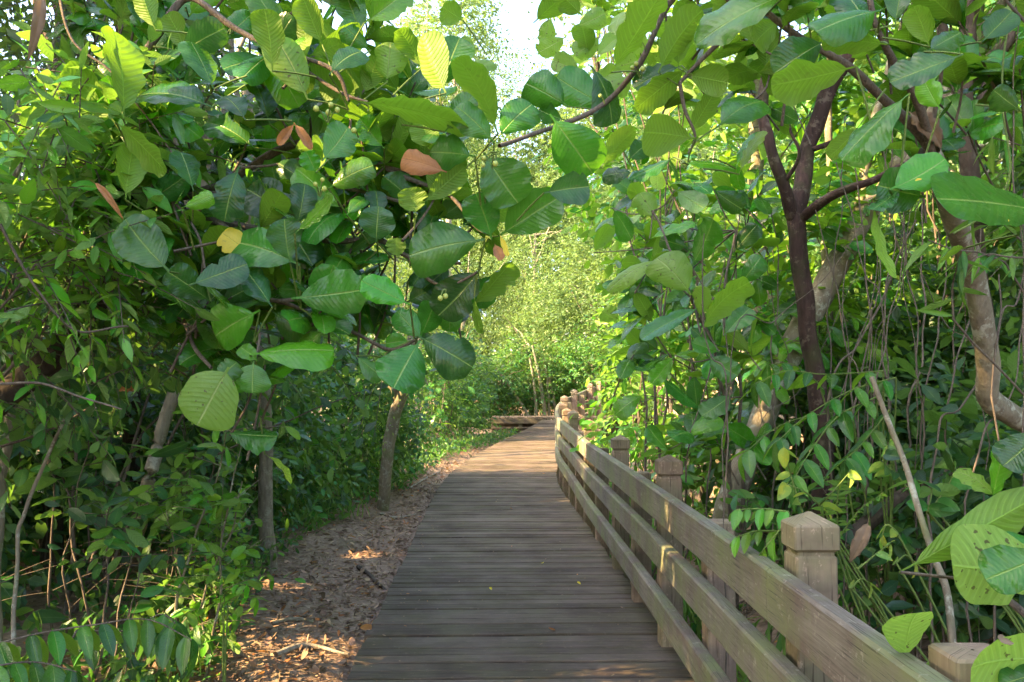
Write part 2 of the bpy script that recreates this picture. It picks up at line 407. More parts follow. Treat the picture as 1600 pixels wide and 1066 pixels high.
def wood_mat(name, c0, c1, c2, algae=(.14, .15, .065), alg=.5, grain=1., rough=.8, wet=0., stain=None):
    t = NT(name); uv = t.n('TexCoord').outputs['UV']; ob = t.n('TexCoord').outputs['Object']
    rnd = t.n('NewGeometry').outputs['Random Per Island']
    g = t.noise(t.vmap(uv, (1.6, 70 * grain, 1)), 1.4, 6, .6, .4)
    g2 = t.noise(t.vmap(uv, (5, 260 * grain, 1)), 1., 3)
    c = t.mix(t.rng(g, .32, .68), c0, c1)
    c = t.mix(t.m('MULTIPLY', t.rng(rnd, 0, 1, -.1, .75), .8), c, c2)
    st = t.noise(ob, 1.9, 5, .6)
    c = t.mix(t.rng(st, .42, .7, 0, .55), c, tuple(x * .48 for x in c0))
    if stain: c = t.mix(t.rng(t.noise(t.vmap(ob, (1, .55, 1.6)), 2.6, 5, .6), .48, .62, 0, .8), c, stain)
    al = t.m('MULTIPLY', t.rng(t.noise(ob, 3.3, 5, .62), .42, .64), alg)
    c = t.mix(al, c, algae)
    sp_ = t.rng(t.noise(ob, 24., 4, .7), .6, .68)
    c = t.mix(t.m('MULTIPLY', sp_, .35), c, tuple(min(1, x * 1.7) for x in c1))
    fk = t.rng(t.noise(t.vmap(uv, (9, 40, 1)), 1.7, 4, .7), .62, .70); c = t.mix(t.m('MULTIPLY', fk, .3), c, tuple(min(1, x * 2.0) for x in c1))
    cr = t.rng(g2, .34, .42, 1., 0.)
    c = t.mix(t.m('MULTIPLY', cr, .7), c, tuple(x * .3 for x in c0))
    h = t.m('ADD', t.m('MULTIPLY', g, .8), t.m('SUBTRACT', t.m('MULTIPLY', g2, .5), t.m('MULTIPLY', cr, .6)))
    bp = t.n('Bump', ins={'Strength': .55, 'Distance': .004, 'Height': h})
    return t.fin(t.n('BsdfPrincipled', ins={'Base Color': c, 'Roughness': t.rng(st, .3, .7, rough - .12, rough + .1), 'Normal': bp.outputs[0], 'Specular IOR Level': .2}).outputs[0])
M['plank'] = wood_mat('deck_wood', (.044, .031, .024), (.140, .106, .084), (.205, .160, .127), alg=.35, algae=(.098, .095, .042), rough=.78)
M['rail'] = wood_mat('rail_wood', (.120, .100, .084), (.275, .248, .205), (.23, .205, .175), alg=.9, algae=(.175, .195, .092), stain=(.135, .098, .084))
M['post'] = wood_mat('post_wood', (.18, .125, .095), (.38, .275, .205), (.30, .215, .16), alg=.6, algae=(.20, .20, .10), stain=(.12, .08, .064))
M['beam'] = wood_mat('beam_wood', (.05, .04, .034), (.10, .085, .07), (.08, .065, .055), alg=.3)

def soil_mat(name):
    t = NT(name); ob = t.n('TexCoord').outputs['Object']
    a = t.noise(ob, 1.1, 5); b = t.noise(ob, 14., 8, .7); d = t.n('TexVoronoi', feature='F1', ins={'Vector': t.vmap(ob, (26, 26, 26)), 'Scale': 1.}).outputs
    c = t.mix(t.rng(b, .3, .72), (.15, .102, .066), (.43, .31, .21))
    c = t.mix(t.rng(a, .35, .65, 0, .5), c, (.11, .062, .042))
    c = t.mix(.35, c, t.ramp(d['Color'], [(0., (.09, .06, .045)), (.5, (.27, .19, .145)), (1., (.46, .35, .27))]))
    gm = t.rng(t.noise(ob, .9, 3), .58, .7, 0, .35)
    c = t.mix(gm, c, (.06, .075, .03))
    bp = t.n('Bump', ins={'Strength': .8, 'Distance': .03, 'Height': t.m('ADD', b, t.m('MULTIPLY', d['Distance'], .5))})
    return t.fin(t.n('BsdfPrincipled', ins={'Base Color': c, 'Roughness': .92, 'Normal': bp.outputs[0], 'Specular IOR Level': .2}).outputs[0])
M['soil'] = soil_mat('forest_soil')
def plain_mat(name, c0, c1, rough=.5, scale=30.):
    t = NT(name); ob = t.n('TexCoord').outputs['Object']
    c = t.mix(t.noise(ob, scale, 3), c0, c1)
    return t.fin(t.n('BsdfPrincipled', ins={'Base Color': c, 'Roughness': rough}).outputs[0])
M['fruit'] = plain_mat('green_fruit', (.30, .38, .06), (.48, .52, .12), .4)
EXPO = 3.22
# ------------------------------------------------------------------ the walkway
HALF = .91
CL = [(.06, -3), (.06, 0), (.06, 3), (.05, 4.7), (-.02, 7.3), (-.12, 10.7), (-.19, 13.6), (-.12, 16), (.15, 18.8), (.72, 21.8), (1.3, 24.2), (1.8, 26.4)]
CLs = catmull([(x, y, 0) for x, y in CL], 24)
def zdeck(y): return np.interp(y, [14.5, 18, 21, 24, 26.6], [0, .06, .18, .36, .56])
CLs[:, 2] = zdeck(CLs[:, 1])
def xc(y): return np.interp(y, CLs[:, 1], CLs[:, 0])

def vnoise(x, y, s, seed=0):
    r = np.random.default_rng(seed); z = 0 * x
    for k in range(5):
        a = r.uniform(0, 6.28); fq = s * r.uniform(.6, 2.2); z = z + np.sin((x * math.cos(a) + y * math.sin(a)) * fq + r.uniform(0, 6.28)) / 5
    return z
def zground(x, y):
    d = x - xc(np.clip(y, -3, 26.4))
    zl = np.interp(d, [-40, -9, -3.2, -1.6, -1.0, -.8], [1.5, .35, .05, -.07, -.11, -.24])
    zr = np.interp(d, [.8, 1.0, 1.5, 2.3, 3.6, 5.5, 9, 40], [-.25, -.34, -.22, .10, .75, 1.35, 1.9, 3.])
    z = np.where(d < 0, zl, zr) + np.interp(y, [14, 22, 27, 60, 200], [0, .10, .16, 1.2, 5])
    w = np.clip(np.abs(d) - .9, 0, 1.2)
    return z + w * (.09 * vnoise(x, y, 1.1, 1) + .05 * vnoise(x, y, 3.2, 2)) + np.clip(np.abs(d) - 1, 0, .3) * .09 * vnoise(x, y, 9, 4)

gx = np.concatenate([np.linspace(-140, -12, 20), np.arange(-11.5, -4, .4), np.arange(-4, 5, .09), np.arange(5, 12, .4), np.linspace(12.5, 140, 20)])
gy = np.concatenate([np.linspace(-60, -3, 12), np.arange(-2.5, 3, .4), np.arange(3, 14, .1), np.arange(14, 32, .3), np.linspace(32.5, 200, 24)])
X, Y = np.meshgrid(gx, gy); Z = zground(X, Y)
g = MB(); nx = len(gx); i, j = np.meshgrid(np.arange(len(gy) - 1), np.arange(nx - 1), indexing='ij')
g.add(np.stack([X, Y, Z], -1), np.stack([i * nx + j, i * nx + j + 1, (i + 1) * nx + j + 1, (i + 1) * nx + j], -1).reshape(-1, 4))
struct('ground', g, M['soil'], label='brown forest floor and soil bank on both sides of the boardwalk', cat='ground')

# planks laid across the way, each a bevelled board
s = np.concatenate([[0], np.cumsum(np.linalg.norm(np.diff(CLs[:, :2], axis=0), axis=1))])
dk = MB(); t = 1.2; cc = .005
while t < s[-1] - .1:
    w = .116 + rng.uniform(-.006, .006)
    c = np.array([np.interp(t, s, CLs[:, k]) for k in range(3)]); c2 = np.array([np.interp(t + .05, s, CLs[:, k]) for k in range(3)])
    T = nrm(c2 - c); N = np.array([T[1], -T[0], 0]); N /= np.linalg.norm(N)
    dz = rng.uniform(-.005, .005); th = .04
    a = c - N * (HALF + rng.uniform(-.012, .014)); b = c + N * (HALF + rng.uniform(-.01, .012))
    a[2] += dz + rng.uniform(-.002, .002); b[2] += dz + rng.uniform(-.002, .002)
    h = w / 2
    prof = [(-h, -th), (-h, -cc), (-h + cc, 0), (-.02, .0006), (.02, -.0006), (h - cc, 0), (h, -cc), (h, -th)]
    sweep(dk, [a, (a * .66 + b * .34) + [0, 0, rng.uniform(-.002, .002)], a * .33 + b * .67, b], prof)
    t += w + rng.uniform(.010, .024)
deck = struct('boardwalk', dk, M['plank'], smooth=False, label='boardwalk of grey brown planks curving away into the forest', cat='boardwalk')
e = MB()
for sd in (-1, 1):
    T = nrm(np.gradient(CLs[:, :2], axis=0)); pth = CLs.copy(); pth[:, 0] += T[:, 1] * sd * (HALF - .10); pth[:, 1] -= T[:, 0] * sd * (HALF - .10); pth[:, 2] -= .125
    bm = MB(); sweep(bm, pth[20:], rect_prof(.09, .16)); bm.build('bearer', M['beam'], deck, smooth=False)

# the cross walk at the far end, with its dark open side
fw = MB(); Y0, Y1, x0, x1, zt = 26.7, 28.4, -.62, 7.0, .60
x = x0
while x < x1:
    sweep(fw, [(x + .065, Y0, zt + rng.uniform(-.003, .003)), (x + .065, Y1, zt)], [(-.063, -.04), (-.063, -.004), (-.058, 0), (.058, 0), (.063, -.004), (.063, -.04)]); x += .135
fo = struct('cross_walk', fw, M['plank'], smooth=False, label='raised plank walk crossing the end of the boardwalk', cat='walkway')
for zz, hh in ((zt - .115, .14), (zt - .31, .05)):
    bm = MB(); sweep(bm, [(x0, Y0 + .02, zz), (1.0, Y0 + .02, zz)], rect_prof(.05, hh)); bm.build('side_board', M['beam'], fo, smooth=False)
for xx in (x0 + .06, .25, 1.0):
    bm = MB(); sweep(bm, [(xx, Y0 + .10, -.2), (xx, Y0 + .10, zt - .045)], rect_prof(.11, .11), up=(0, 1, 0)); bm.build('stilt', M['beam'], fo, smooth=False)
bm = MB(); sweep(bm, [(x0, Y0 + .5, .1), (7, Y0 + .5, .1)], rect_prof(.05, .8)); bm.build('back_board', M['beam'], fo, smooth=False)

# ------------------------------------------------------------------ the railing
out = lambda y: float(np.interp(y, [4.5, 12.5], [0, .15]))
def edge_pt(y, off):
    i = np.argmin(abs(CLs[:, 1] - y)); T = nrm(CLs[min(i + 1, len(CLs) - 1), :2] - CLs[i - 1, :2])
    return np.array([xc(y) + T[1] * (HALF + off), y - T[0] * (HALF + off), zdeck(y)]), T
rl = thing('wooden_railing', 'weathered three-rail timber railing on square posts along the right edge of the boardwalk', 'railing', (.95, 1.5, -.3))
rise = lambda y: float(np.interp(y, [9, 13, 15, 18], [0, .07, .12, .2]))
POSTS = [(0.35, 1), (1.85, 0), (2.84, 1), (4.1, 0), (5.3, 1), (6.4, 0), (7.5, 1), (8.9, 0), (10.15, 1), (11.35, 0), (12.5, 1), (13.7, 1), (15.0, 1), (16.2, 0), (17.5, 1), (18.8, 0), (20.1, 1), (21.5, 0), (22.9, 1), (24.3, 1)]
for y, tall in POSTS:
    p, T = edge_pt(y, -.035 + out(y)); bm = MB()
    h = (1.105 + rng.uniform(-.012, .012) if tall else (.965 if y < 2 else .895)) + rise(y)
    ang = math.atan2(T[0], T[1]) + rng.uniform(-.02, .02)
    ca, sa = math.cos(ang), math.sin(ang)
    b = .068
    if tall: rings = [(b - .004, -.45), (b - .004, h - .135), (b - .010, h - .128), (b - .010, h - .118), (b + .003, h - .108), (b + .003, h - .04), (b - .001, h - .034), (.004, h)]
    else: rings = [(b - .004, -.45), (b - .004, h - .006), (b - .010, h), (.004, h + .002)]
    vs = []; ch = .006
    for r, z in rings:
        q = max(r - ch, .001)
        for (u, v) in ((q, r), (r, q), (r, -q), (q, -r), (-q, -r), (-r, -q), (-r, q), (-q, r)):
            vs.append((p[0] + u * ca + v * sa, p[1] - u * sa + v * ca, p[2] + z))
    k = np.arange(8); fs = []
    for r in range(len(rings) - 1):
        fs.append(np.stack([r * 8 + k, r * 8 + (k + 1) % 8, (r + 1) * 8 + (k + 1) % 8, (r + 1) * 8 + k], -1)[:, ::-1])
    o = rng.uniform(0, 30); uv = [(z + o, (i % 8) * .045 + o) for i, (x_, y_, z) in enumerate(vs)]
    bm.add(vs, np.concatenate(fs), uv)
    bm.build('post', M['post'], rl, smooth=False)
cuts = [-2.0, 2.84, 7.5, 12.5, 17.5, 24.3]
for lev, (zc, hh) in enumerate(((.850, .170), (.590, .150), (.285, .145))):
    for a, b in zip(cuts[:-1], cuts[1:]):
        ys = np.linspace(a, b, 26); pts = []
        for y in ys:
            p, T = edge_pt(max(y, -2.4), -.143 + out(y)); pts.append(p + [0, 0, zc + rise(y)])
        pts = np.array(pts); k = np.ones(5) / 5
        for c in (0, 1):
            f_ = np.convolve(np.pad(pts[:, c], 2, mode='edge'), k, 'valid'); pts[2:-2, c] = f_[2:-2]
        pts[0] += (pts[1] - pts[0]) * .004; pts[-1] += (pts[-2] - pts[-1]) * .012
        pts[:, 2] += rng.uniform(-.003, .003)
        bm = MB(); sweep(bm, pts, rect_prof(.062, hh, .009)); bm.build('rail', M['rail'], rl, smooth=False)
# ------------------------------------------------------------------ light and camera
cam = bpy.data.cameras.new('camera'); co = bpy.data.objects.new('camera', cam); COL.objects.link(co)
cam.sensor_width = 36; cam.lens = F / 1600 * 36; cam.clip_start = .05; cam.clip_end = 1500
co.location = (0, 0, EYE); co.rotation_euler = (math.pi / 2 + PITCH, 0, 0)
scene.camera = co
w = bpy.data.worlds.new('World'); scene.world = w; w.use_nodes = True
nt = w.node_tree; nt.nodes.clear()
sky = nt.nodes.new('ShaderNodeTexSky'); sky.sky_type = 'NISHITA'; sky.sun_disc = False
sky.sun_elevation = math.asin(SUN[2]); sky.sun_rotation = math.atan2(SUN[0], SUN[1]); sky.air_density = .8; sky.dust_density = 4.5; sky.ozone_density = .4
bg = nt.nodes.new('ShaderNodeBackground'); bg.inputs[1].default_value = .15
ow = nt.nodes.new('ShaderNodeOutputWorld'); nt.links.new(sky.outputs[0], bg.inputs[0]); nt.links.new(bg.outputs[0], ow.inputs[0])
sl = bpy.data.lights.new('sun', 'SUN'); sl.energy = 3.8; sl.angle = math.radians(.5); sl.color = (1.0, .68, .33)
so = bpy.data.objects.new('sun', sl); COL.objects.link(so); so.location = (-20, -8, 14)
so.rotation_euler = Vector(SUN.tolist()).to_track_quat('Z', 'Y').to_euler()
vs_ = scene.view_settings; scene.display_settings.display_device = 'sRGB'
vs_.view_transform = 'Standard'; vs_.look = 'None'; vs_.gamma = 1; vs_.exposure = EXPO; vs_.use_curve_mapping = False
cy = scene.cycles; cy.use_denoising = True
try: cy.denoiser = 'OPENIMAGEDENOISE'; cy.denoising_input_passes = 'RGB_ALBEDO_NORMAL'
except Exception: pass
cy.max_bounces = 8; cy.diffuse_bounces = 4; cy.glossy_bounces = 2; cy.transmission_bounces = 5; cy.transparent_max_bounces = 4
cy.sample_clamp_indirect = 4.0; cy.caustics_reflective = False; cy.caustics_refractive = False; cy.use_adaptive_sampling = False
cy.blur_glossy = .5
# ------------------------------------------------------------------ plants
BEAMS += [((-1.95, 3.2, 2.2), .13), ((-2.1, 3.6, 2.6), .16), ((-1.6, 3.3, 2.45), .10), ((-2.4, 3.6, 1.9), .14), ((-2.0, 2.9, 2.9), .14), ((-1.5, 3.1, 1.9), .09),
          ((-1.42, 5.35, 0), .27), ((-1.45, 4.8, 0), .22), ((-1.7, 5.9, 0), .18), ((-1.75, 4.2, 0), .14), ((-2.0, 7.2, 0), .08), ((-1.45, 11.3, 1.55), .25), ((-3.4, 4.7, 1.0), .1), ((-2.7, 4.3, .5), .08), ((-3.5, 5.4, 1.1), .12), ((-3.0, 5.9, .6), .1), ((-4.1, 6.3, 1.4), .15), ((-3.3, 6.6, .75), .12), ((-3.9, 4.4, 1.2), .12), ((-1.55, 8.6, 0), .12),
          ((.0, 18.3, .1), 1.2), ((.7, 20.6, .1), 1.0), ((.2, 16.4, .1), .6), ((-.5, 16.9, .1), .5), ((.7, 19.8, .2), .7), ((1.0, 13.7, 1.0), .45),
          ((-2.25, 5.0, .45), .16), ((-2.75, 5.2, .75), .16),
          ((1.2, 9.6, 1.3), .8), ((1.6, 10.6, 2.0), 1.0), ((1.1, 11.6, 2.2), .8),
          ((1.2, 31, 4.5), 3.0), ((1.5, 36, 9), 4), ((-2.4, 22, 10), 2.4),
          ((.7, 6.6, 4.2), .7), ((1.0, 7.5, 4.8), .8), ((-.68, 2.9, 2.5), .13), ((.55, 6.2, 2.3), .2), ((-.1, 3.0, 2.55), .2), ((2.2, 9, 3.4), .5)]

def box(px0, py0, px1, py1, Y0, Y1, N, low=.05):
    q = np.array([P(rng.uniform(px0, px1), rng.uniform(py0, py1), rng.uniform(Y0, Y1)) for _ in range(N)])
    return q[q[:, 2] > zground(q[:, 0], q[:, 1]) + low]
def ball(c, r, N, shell=.35):
    d = nrm(rng.normal(size=(N, 3))); k = rng.uniform(shell, 1, (N, 1)) ** .6
    return np.asarray(c) + d * k * np.asarray(r), d
def clump(c, r, ncl, per, cr=.3):
    a, d = ball(c, r, ncl, .3)
    q = np.repeat(a, per, 0); dd = rng.normal(size=q.shape) * cr
    return q + dd, nrm(np.repeat(d, per, 0) * .7 + nrm(dd) * .7)
def gz(x, y): return float(zground(np.array([x * 1.]), np.array([y * 1.]))[0])

# ---- hero leaves: each one stands at its own depth, has its own size and tilt
KIND = {'D': ('broad', .05, 1), 'T': ('broad', .42, 1), 'G': ('broad', .60, 1), 'B': ('broad', 1.0, 1), 'U': ('broad', .35, -1), 'V': ('broad', 1.0, -1), 'L': ('young', .6, 1), 'M': ('young', .2, -1), 'W': ('young', 1.0, 1)}  # L, M, W: pale colour painted for leaves lit through
def hero(mbs, rows, Yr, shape='obovate', off=(0, 0), pet=.13):
    ends = []
    for k, row in enumerate(rows):
        x0, y0, x1, y1, w, kd = row[:6]
        Y = row[6] if len(row) > 6 else rng.uniform(*Yr)
        b, tp = P(x0, y0, Y), P(x1, y1, Y)
        L0 = np.linalg.norm(tp - b); tp = P(x1, y1, Y + L0 * rng.uniform(-.45, .3))
        mk, tone, sg = KIND[kd]
        ax = tp - b; L = np.linalg.norm(ax); ax /= L
        vd = nrm((b + tp) / 2 - np.array([0, 0, EYE])); n = nrm(-vd - ax * (-vd @ ax))
        W = w * Y / F
        true = L * .66
        rot = math.acos(min(.97, max(.55, W / true))) if W < true else rng.uniform(0, .25)
        if len(row) > 7: rot = row[7]
        side = np.cross(ax, n)
        up = sg * n[2] ; 
        best = None
        for s_ in (1, -1):
            nn = n * math.cos(rot) + s_ * side * math.sin(rot)
            if best is None or sg * nn[2] > sg * best[2]: best = nn
        n = best * sg
        W = min(W / math.cos(rot), L * 1.15)
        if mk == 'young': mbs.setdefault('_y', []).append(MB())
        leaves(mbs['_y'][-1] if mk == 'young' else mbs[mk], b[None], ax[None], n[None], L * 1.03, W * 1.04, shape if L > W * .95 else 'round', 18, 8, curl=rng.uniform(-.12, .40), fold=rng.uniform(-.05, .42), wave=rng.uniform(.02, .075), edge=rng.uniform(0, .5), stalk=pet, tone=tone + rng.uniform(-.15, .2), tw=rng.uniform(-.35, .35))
        ends.append(b - ax * L * pet)
    return np.array(ends)

LEFT = [(193,170,198,52,58,'U'),(172,182,115,105,52,'U'),(318,162,212,116,52,'T'),(212,150,284,188,40,'B'),(190,198,262,262,38,'U'),(197,302,206,222,50,'V'),
 (288,78,345,42,54,'D'),(288,76,268,22,34,'U'),(255,90,249,28,28,'U'),(300,290,284,225,40,'D'),(388,224,320,168,56,'T'),(418,182,394,88,56,'T'),(380,182,352,138,38,'D'),
 (382,42,414,8,30,'B'),(425,100,420,14,50,'U'),(476,144,438,54,62,'L',2.85),(500,62,470,-4,42,'U'),(563,48,535,-14,50,'T'),(578,30,642,-15,55,'B'),(566,158,510,38,44,'V'),
 (574,74,532,36,34,'T'),(585,150,553,68,30,'U'),(605,122,611,66,54,'W'),(692,136,655,62,58,'V',2.9),(690,132,716,54,64,'G',3.0),(577,161,732,182,44,'V',2.8),(668,228,660,188,50,'V'),
 (733,243,664,232,58,'T',2.75),(596,227,560,188,40,'B'),(508,246,547,204,56,'G'),(596,240,622,190,32,'T'),(520,290,576,250,42,'T'),(652,326,608,268,40,'T'),(649,330,640,294,62,'V'),
 (492,266,480,236,48,'B'),(440,352,405,285,46,'D'),(773,195,738,78,50,'V',2.8),(730,122,766,80,32,'W'),(766,216,718,158,46,'G'),(784,208,826,154,56,'G'),
 (762,248,806,320,82,'G',2.8),(766,366,748,302,58,'T'),(790,362,872,308,72,'G',2.9),(858,300,918,288,54,'D'),(866,322,886,294,30,'B'),(744,376,638,388,76,'G',2.8),(745,472,797,412,36,'U'),
 (745,428,690,500,70,'D'),(742,470,748,522,14,'U'),(237,312,288,276,46,'T'),(290,322,330,302,26,'B'),(370,270,345,340,56,'D'),(466,352,384,284,70,'D'),(256,416,190,352,74,'T'),
 (322,466,262,420,50,'D'),(300,462,244,436,44,'D'),(306,442,384,412,48,'D'),(456,408,362,360,72,'G',2.85),(452,404,440,344,52,'D'),(414,482,358,440,52,'D'),(420,472,378,408,46,'D'),
 (396,490,318,526,72,'B',2.85),(405,552,522,536,46,'B',2.8),(470,465,580,455,72,'G',2.85),(430,490,486,526,52,'T'),(632,472,566,440,46,'B'),(588,372,590,322,54,'D'),(590,332,590,298,34,'D'),
 (545,332,571,298,26,'T'),(466,346,480,285,44,'D'),(468,358,526,310,22,'B'),(621,399,618,372,36,'V'),(440,346,490,404,56,'D'),(655,524,614,482,40,'T'),(660,520,682,474,42,'G'),
 (662,530,736,566,64,'D',2.8),(651,540,610,608,74,'T',2.75),(636,533,602,534,28,'B'),(396,570,392,614,60,'T',2.75),(346,590,370,560,40,'T'),(400,562,378,540,28,'B'),(360,677,436,686,34,'T'),
 (420,714,469,746,12,'W'),(330,130,300,60,44,'T'),(352,60,395,20,40,'T'),(445,60,400,-20,50,'T'),(520,110,560,60,40,'T'),(240,40,215,-20,40,'U'),(300,20,340,-30,46,'B'),(655,100,630,40,36,'U'),
 (700,200,740,150,40,'T'),(620,140,590,90,36,'V'),(540,430,500,400,40,'D'),(350,400,300,380,44,'D'),(280,240,240,300,44,'D'),(560,560,600,590,30,'T'),(500,520,450,560,40,'T'),(330,480,280,510,40,'D'),
 (690,340,730,310,44,'T'),(700,420,660,450,44,'D'),(590,430,560,470,38,'D'),(470,280,430,250,42,'D'),(640,470,690,440,46,'D')]
RTOP = [(918,82,910,36,36,'U',5.2),(960,60,962,16,26,'L',5.6),(935,86,968,50,30,'L',5.4),(880,162,820,124,62,'G',3.3),(942,162,868,128,56,'G',3.3),(877,186,832,170,36,'T',3.3),
 (930,112,978,182,42,'D',3.2),(868,190,932,274,78,'G',3.0),(946,256,978,198,30,'V',3.2),(963,100,1036,-8,50,'U',3.0),(1035,102,1077,12,50,'U',3.0),(1060,98,1060,34,42,'U',3.1),(1057,106,988,128,28,'D',3.1),
 (1065,112,994,168,44,'U',3.0),(1078,118,1138,132,46,'U',3.0),(1076,215,990,200,64,'U',2.9),(1082,202,1116,144,34,'U',3.1),(1128,192,1193,130,56,'G',3.1),(1215,35,1160,74,46,'U',2.9),(1216,-4,1078,52,52,'G',2.6),
 (1158,264,1182,198,18,'W',3.1),(1152,256,1166,194,14,'B',3.2),(1075,255,1152,250,16,'B',3.2),(1045,250,983,282,20,'T',3.2),(985,270,936,270,26,'D',3.3),(985,247,1014,218,36,'T',3.3),
 (1322,108,1208,140,64,'U',2.3),(1282,68,1218,102,60,'D',2.5),(1366,18,1284,32,46,'G',2.4),(1376,68,1288,56,44,'U',2.4),(1492,90,1393,128,50,'D',2.3),(1408,157,1310,243,46,'T',2.25),(1450,66,1430,8,42,'U',2.5),
 (1456,76,1506,46,36,'D',2.6),(1466,166,1440,124,42,'B',2.5),(1436,306,1372,290,80,'T',2.2),(1400,292,1480,258,56,'B',2.15),(1630,330,1464,297,62,'G',2.2),(1366,328,1366,447,20,'V',2.2),
 (1402,300,1363,330,22,'T',2.2),(1504,388,1456,392,22,'U',2.4),(1350,40,1330,-30,50,'D',2.6),(1400,30,1410,-40,50,'T',2.6),(1260,20,1240,-40,46,'T',2.7),(1150,30,1120,-20,44,'U',2.9),(1340,200,1300,250,30,'U',2.7),
 (1540,60,1580,20,44,'D',2.6),(1590,170,1550,140,40,'D',2.7),(905,112,858,92,36,'L',4.8),(925,130,968,108,34,'L',5.0),(880,60,842,84,32,'W',5.2),(905,40,948,22,34,'L',5.0),(860,30,846,66,28,'L',5.4),(935,60,900,86,34,'L',5.2),(985,40,1005,82,34,'L',4.8),(880,120,846,140,30,'V',4.6),(985,120,955,150,32,'L',4.9),(890,5,862,-12,34,'L',5.0),(960,105,1000,96,32,'L',5.0),(720,30,690,12,38,'V',3.3),(705,90,742,70,36,'L',3.4),(752,150,722,108,30,'V',3.3),(905,20,870,-15,44,'U',4.2),(840,30,890,-20,44,'U',4.4)]
RMID = [(1074,453,1031,391,64,'L',4.6),(1022,338,1002,302,38,'L',5.2),(1026,408,941,431,22,'W',5.0),(1085,408,1122,345,42,'G',5.0),(1100,511,1136,424,33,'V',4.4),(1093,491,1100,449,28,'W',4.6),(1086,484,998,522,26,'G',4.6),
 (1070,386,1030,370,30,'D',5.1),(1022,370,1082,342,16,'B',5.1),(966,500,944,484,28,'L',6.2),(1120,549,1084,536,26,'G',4.6),(1135,520,1170,480,34,'G',4.8),(1110,560,1150,590,40,'T',4.6),(1140,620,1100,650,34,'T',4.6),
 (1160,440,1190,400,34,'T',5.0),(1150,390,1180,350,30,'D',5.2),(1060,300,1100,330,34,'T',5.2),(1120,300,1160,330,34,'D',5.2),(960,330,990,370,30,'T',5.6),(930,390,950,350,26,'V',6),(1050,560,1020,600,28,'B',5),(1000,620,960,640,30,'B',5.2),
 (1080,680,1120,640,28,'B',4.8),(1040,700,1010,670,24,'T',5.2)]
RLOW = [(1640,890,1468,896,132,'M',2.0),(1632,868,1542,908,74,'T',1.85),(1432,880,1628,776,64,'U',2.1,.3),(1622,850,1528,846,46,'G',2.05),(1622,680,1570,732,60,'D',2.1),(1552,773,1568,692,32,'B',2.2),
 (1551,772,1509,721,24,'L',2.2),(1415,1024,1420,923,64,'M',1.95),(1655,1034,1492,1012,92,'M',1.75),(1634,1050,1562,1068,42,'D',1.7),(1500,1090,1460,1030,50,'L',1.9)]
LLOW = [(155,862,115,914,42,'L',4.0),(57,746,45,711,20,'V',4.0),(150,640,110,690,40,'D',4),(240,720,300,690,36,'T',4.2),(190,560,240,590,40,'D',3.8)]

def mset(*names): return {k: MB() for k in names}
def flush(mbs, parent, wood):
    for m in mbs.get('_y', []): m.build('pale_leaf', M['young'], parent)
    for k, m in mbs.items():
        if k != '_y' and m.n: m.merge(wood, 1); m.build('foliage', [M[k], M['twig'], M['green_twig']], parent)

# ---- 1. the big-leaved tree that leans over the way from the left
t = thing('overhanging_tree', 'large glossy-leaved tree reaching over the boardwalk from the left with small green fruits', 'tree', (-2.7, 3.5, gz(-2.7, 3.5)))
mb = mset('broad', 'young')
ends = hero(mb, LEFT, (2.65, 3.25))
wood = MB()
tr = MB(); tube(tr, [(-2.7, 3.5, -.2), (-2.45, 3.55, 1.0), P(120, 520, 3.6), P(185, 330, 3.5)], .075, .05, 12, wob=.02); tr.build('trunk', M['bark_dark'], t)
BR = [([P(185, 330, 3.5), P(330, 290, 3.4), P(480, 226, 3.3), P(600, 262, 3.2), P(705, 268, 3.1)], .03, .012), ([P(330, 345, 3.4), P(480, 368, 3.2), P(590, 378, 3.1), P(640, 404, 3.0), P(720, 412, 3.0)], .022, .009),
      ([P(185, 330, 3.5), P(160, 210, 3.3), P(205, 130, 3.2), P(240, 60, 3.1), P(290, 5, 3.1), P(360, 40, 3.0), P(430, 75, 2.95), P(520, 105, 2.9), P(545, 158, 2.9)], .03, .010),
      ([P(185, 330, 3.5), P(260, 350, 3.3), P(330, 340, 3.2), P(380, 380, 3.1)], .028, .012), ([P(250, 480, 3.4), P(285, 505, 3.2), P(310, 545, 3.1), P(330, 575, 3.0)], .016, .008),
      ([P(185, 330, 3.5), P(210, 430, 3.45), P(280, 460, 3.3), P(350, 455, 3.2), P(430, 470, 3.0), P(470, 468, 2.95)], .026, .010), ([P(185, 180, 3.3), P(230, 260, 3.1), P(300, 360, 3.0), P(320, 420, 2.95)], .012, .006),
      ([P(600, 262, 3.2), P(690, 300, 3.1), P(740, 350, 3.05), P(760, 364, 3.0)], .013, .007), ([P(430, 470, 3.0), P(540, 510, 3.1), P(600, 545, 3.0), P(650, 530, 2.9)], .012, .007), ([P(170, 330, 3.5), P(330, 300, 3.3), P(500, 290, 3.2), P(640, 320, 3.1)], .02, .008),
      ([P(430, 75, 2.95), P(510, 130, 2.95), P(575, 160, 2.85)], .012, .007), ([P(640, 404, 3.0), P(690, 440, 2.95), P(745, 425, 2.9)], .009, .006), ([P(285, 505, 3.2), P(350, 520, 3.0), P(398, 520, 2.9), P(400, 560, 2.85)], .012, .007)]
for pts, r0, r1 in BR:
    bm = MB(); tube(bm, pts, r0 * .68, r1 * .68, 8, wob=.014, knob=.18); bm.build('branch', M['twig'], t)
for e in ends:      # leaf stems run back to the nearest branch
    allp = np.concatenate([np.array(b[0]) for b in BR]); q = allp[np.argmin(np.linalg.norm(allp - e, axis=1))]
    d = q - e; l = np.linalg.norm(d)
    if l > .02: tube(wood, [e, e + d * min(1, .08 / l) + [0, 0, -.012], e + d * min(1, .16 / l) + [0, 0, -.03]], .0028, .0034, 5, 1, n=3)
